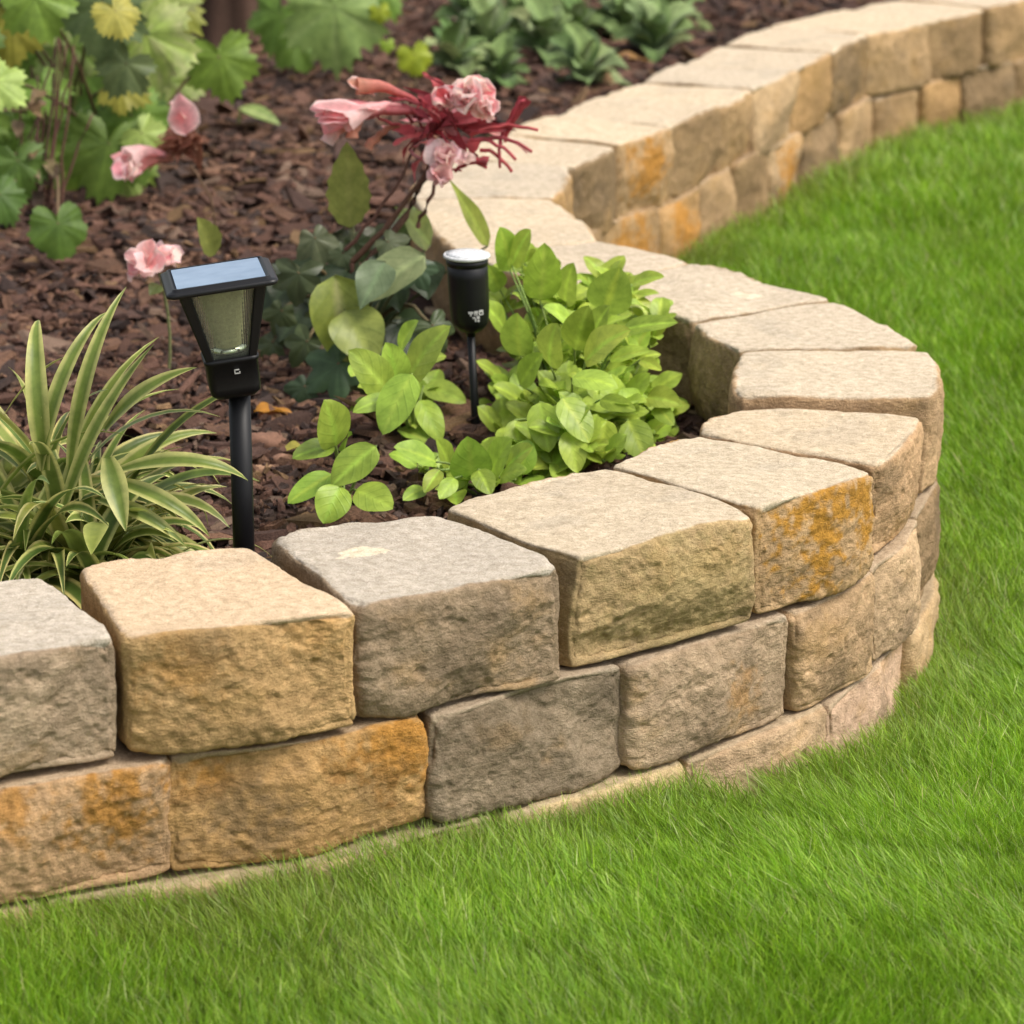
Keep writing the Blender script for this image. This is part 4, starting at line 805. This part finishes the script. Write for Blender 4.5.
mb = MB(); loft(mb, [circ(.021, za + .002), circ(.0235, za + .005), circ(.0225, za + .010), circ(.0185, za + .013)]); kid(xf(mb, HM), 'reflector', M_CHROME, lan)
mb = MB(); hw = .075
loft(mb, [sq_ring(.060, zb, rc=.14), sq_ring(hw - .003, zb + .0015, rc=.16), sq_ring(hw, zb + .003, rc=.16), sq_ring(hw, zb + .0075, rc=.16), sq_ring(hw - .003, zb + .0095, rc=.16), sq_ring(hw - .008, zb + .0102, rc=.12), sq_ring(hw - .0095, zb + .0132, rc=.1), sq_ring(hw - .012, zb + .0132, rc=.1), sq_ring(hw - .0125, zb + .0115, rc=.1)]); rf = kid(xf(mb, HM), 'roof', M_BLACK2, lan)
pm, n_, l_, b_ = mat('sky_tinted_solar_cell'); b_.inputs['Roughness'].default_value = .22
g_ = N(n_, 'ShaderNodeTexCoord'); t_ = noise_node(n_, l_, 30, 3, .5, g_.outputs['Object']); r_ = ramp(n_, l_, t_.outputs[0], [(.3, (.17, .25, .36)), (.7, (.22, .31, .43))]); l_.new(r_.outputs[0], b_.inputs['Base Color'])  # blue of the reflected sky is put into the panel's base colour
mb = MB(); loft(mb, [sq_ring(hw - .0155, zb + .011, rc=.04), sq_ring(hw - .0155, zb + .0128, rc=.04)]); kid(xf(mb, HM), 'solar_panel', pm, lan, smooth=False).parent = rf

# ---------------------------------------------------------------- round spotlight
SB = P(476, 432, .2); SY = SB[1]; sz = lambda py: PD(470, py, SY)[2]
sp = thing('solar_spotlight', 'round black cylindrical spotlight with a white top on a thin stake among the lime-green leaves', 'garden light', (SB[0], SB[1], .19))
px_m = 1 / (FPX / (SY * .951 + 1.2 * .309)); lean = (PD(467, 260, SY)[0] - SB[0]) / (sz(260) - .2)
def body(mb): mb.V = [np.c_[v[:, 0] + SB[0] + lean * (v[:, 2] - .2), v[:, 1] + SB[1], v[:, 2]] for v in mb.V]; return mb
mb = MB(); loft(mb, [circ(.010, .12, 16), circ(.0085, .215, 16), circ(.0065, .225, 16), circ(.0065, sz(333), 16)]); kid(body(mb), 'stake', M_BLACK, sp)
rb = 20.5 * px_m; z0, z1 = sz(336), sz(258)
mb = MB(); rg = [circ(.0075, z0), circ(.0075, z0 + .006)]
for i in range(1, 9): a = i / 8; rg.append(circ(.009 + (rb * .93 - .009) * math.sin(a * math.pi / 2) ** .9, z0 + .006 + .026 * a ** 1.3))
rg += [circ(rb * .97, z0 + .045), circ(rb, z1 - .030), circ(rb, z1 - .0135), circ(rb * .965, z1 - .0125), circ(rb * .965, z1 - .0105), circ(rb * 1.03, z1 - .0095), circ(rb * 1.03, z1)]
loft(mb, rg); bod = kid(body(mb), 'lamp_body', M_BLACK2, sp)
M_RIM = plain('white_rim', (.62, .63, .63), .35); wm, n_, l_, b_ = mat('lens_white'); b_.inputs['Roughness'].default_value = .3
g_ = N(n_, 'ShaderNodeTexCoord'); vt = N(n_, 'ShaderNodeTexVoronoi'); vt.inputs['Scale'].default_value = 230; l_.new(g_.outputs['Object'], vt.inputs[0]); r_ = ramp(n_, l_, vt.outputs[0], [(.2, (.42, .43, .44)), (.6, (.72, .73, .74))]); l_.new(r_.outputs[0], b_.inputs['Base Color'])
mb = MB(); loft(mb, [circ(rb * 1.05, z1 + .0005), circ(rb * 1.15, z1 + .0025), circ(rb * 1.15, z1 + .0055), circ(rb * 1.10, z1 + .007), circ(rb * 1.02, z1 + .007), circ(rb * 1.0, z1 + .006)]); rim = kid(body(mb), 'rim', M_RIM, sp)
mb = MB(); loft(mb, [circ(rb * .99, z1 + .0062), circ(rb * .99, z1 + .0085), circ(rb * .6, z1 + .0098)]); kid(body(mb), 'lens', wm, sp).parent = rim
mk = MB(); zm = sz(309)
for (u0, u1, v0, v1) in ((-7, -2, 0, 2), (-5.2, -3.8, -2.5, 0), (-1, 3, .5, 2.5), (-1, 0, -2, .5), (1.2, 2.2, -2, .5), (4, 9, 1, 3), (4, 5, -2, 1), (8, 9, -2, 1), (4, 9, -2, -1), (-3, 0, -5, -3.6), (1.5, 4.5, -5.5, -2.8), (-.6, .8, -8, -5.4), (2, 4.2, -8.5, -6.6)):
    r_o = rb * 1.004 + .0003; V = []
    for rad in (r_o - .0012, r_o):
        for u_ in (u0, u1):
            a = -math.pi / 2 + ((u_ + 6) * px_m) / rb
            for v_ in (v0, v1): V.append((rad * math.cos(a), rad * math.sin(a), zm + v_ * px_m))
    mk.add(V, Q=[(0, 1, 3, 2), (4, 6, 7, 5), (0, 4, 5, 1), (2, 3, 7, 6), (0, 2, 6, 4), (1, 5, 7, 3)])
kid(body(mk), 'emblem', M_MARK, sp, smooth=False).parent = bod
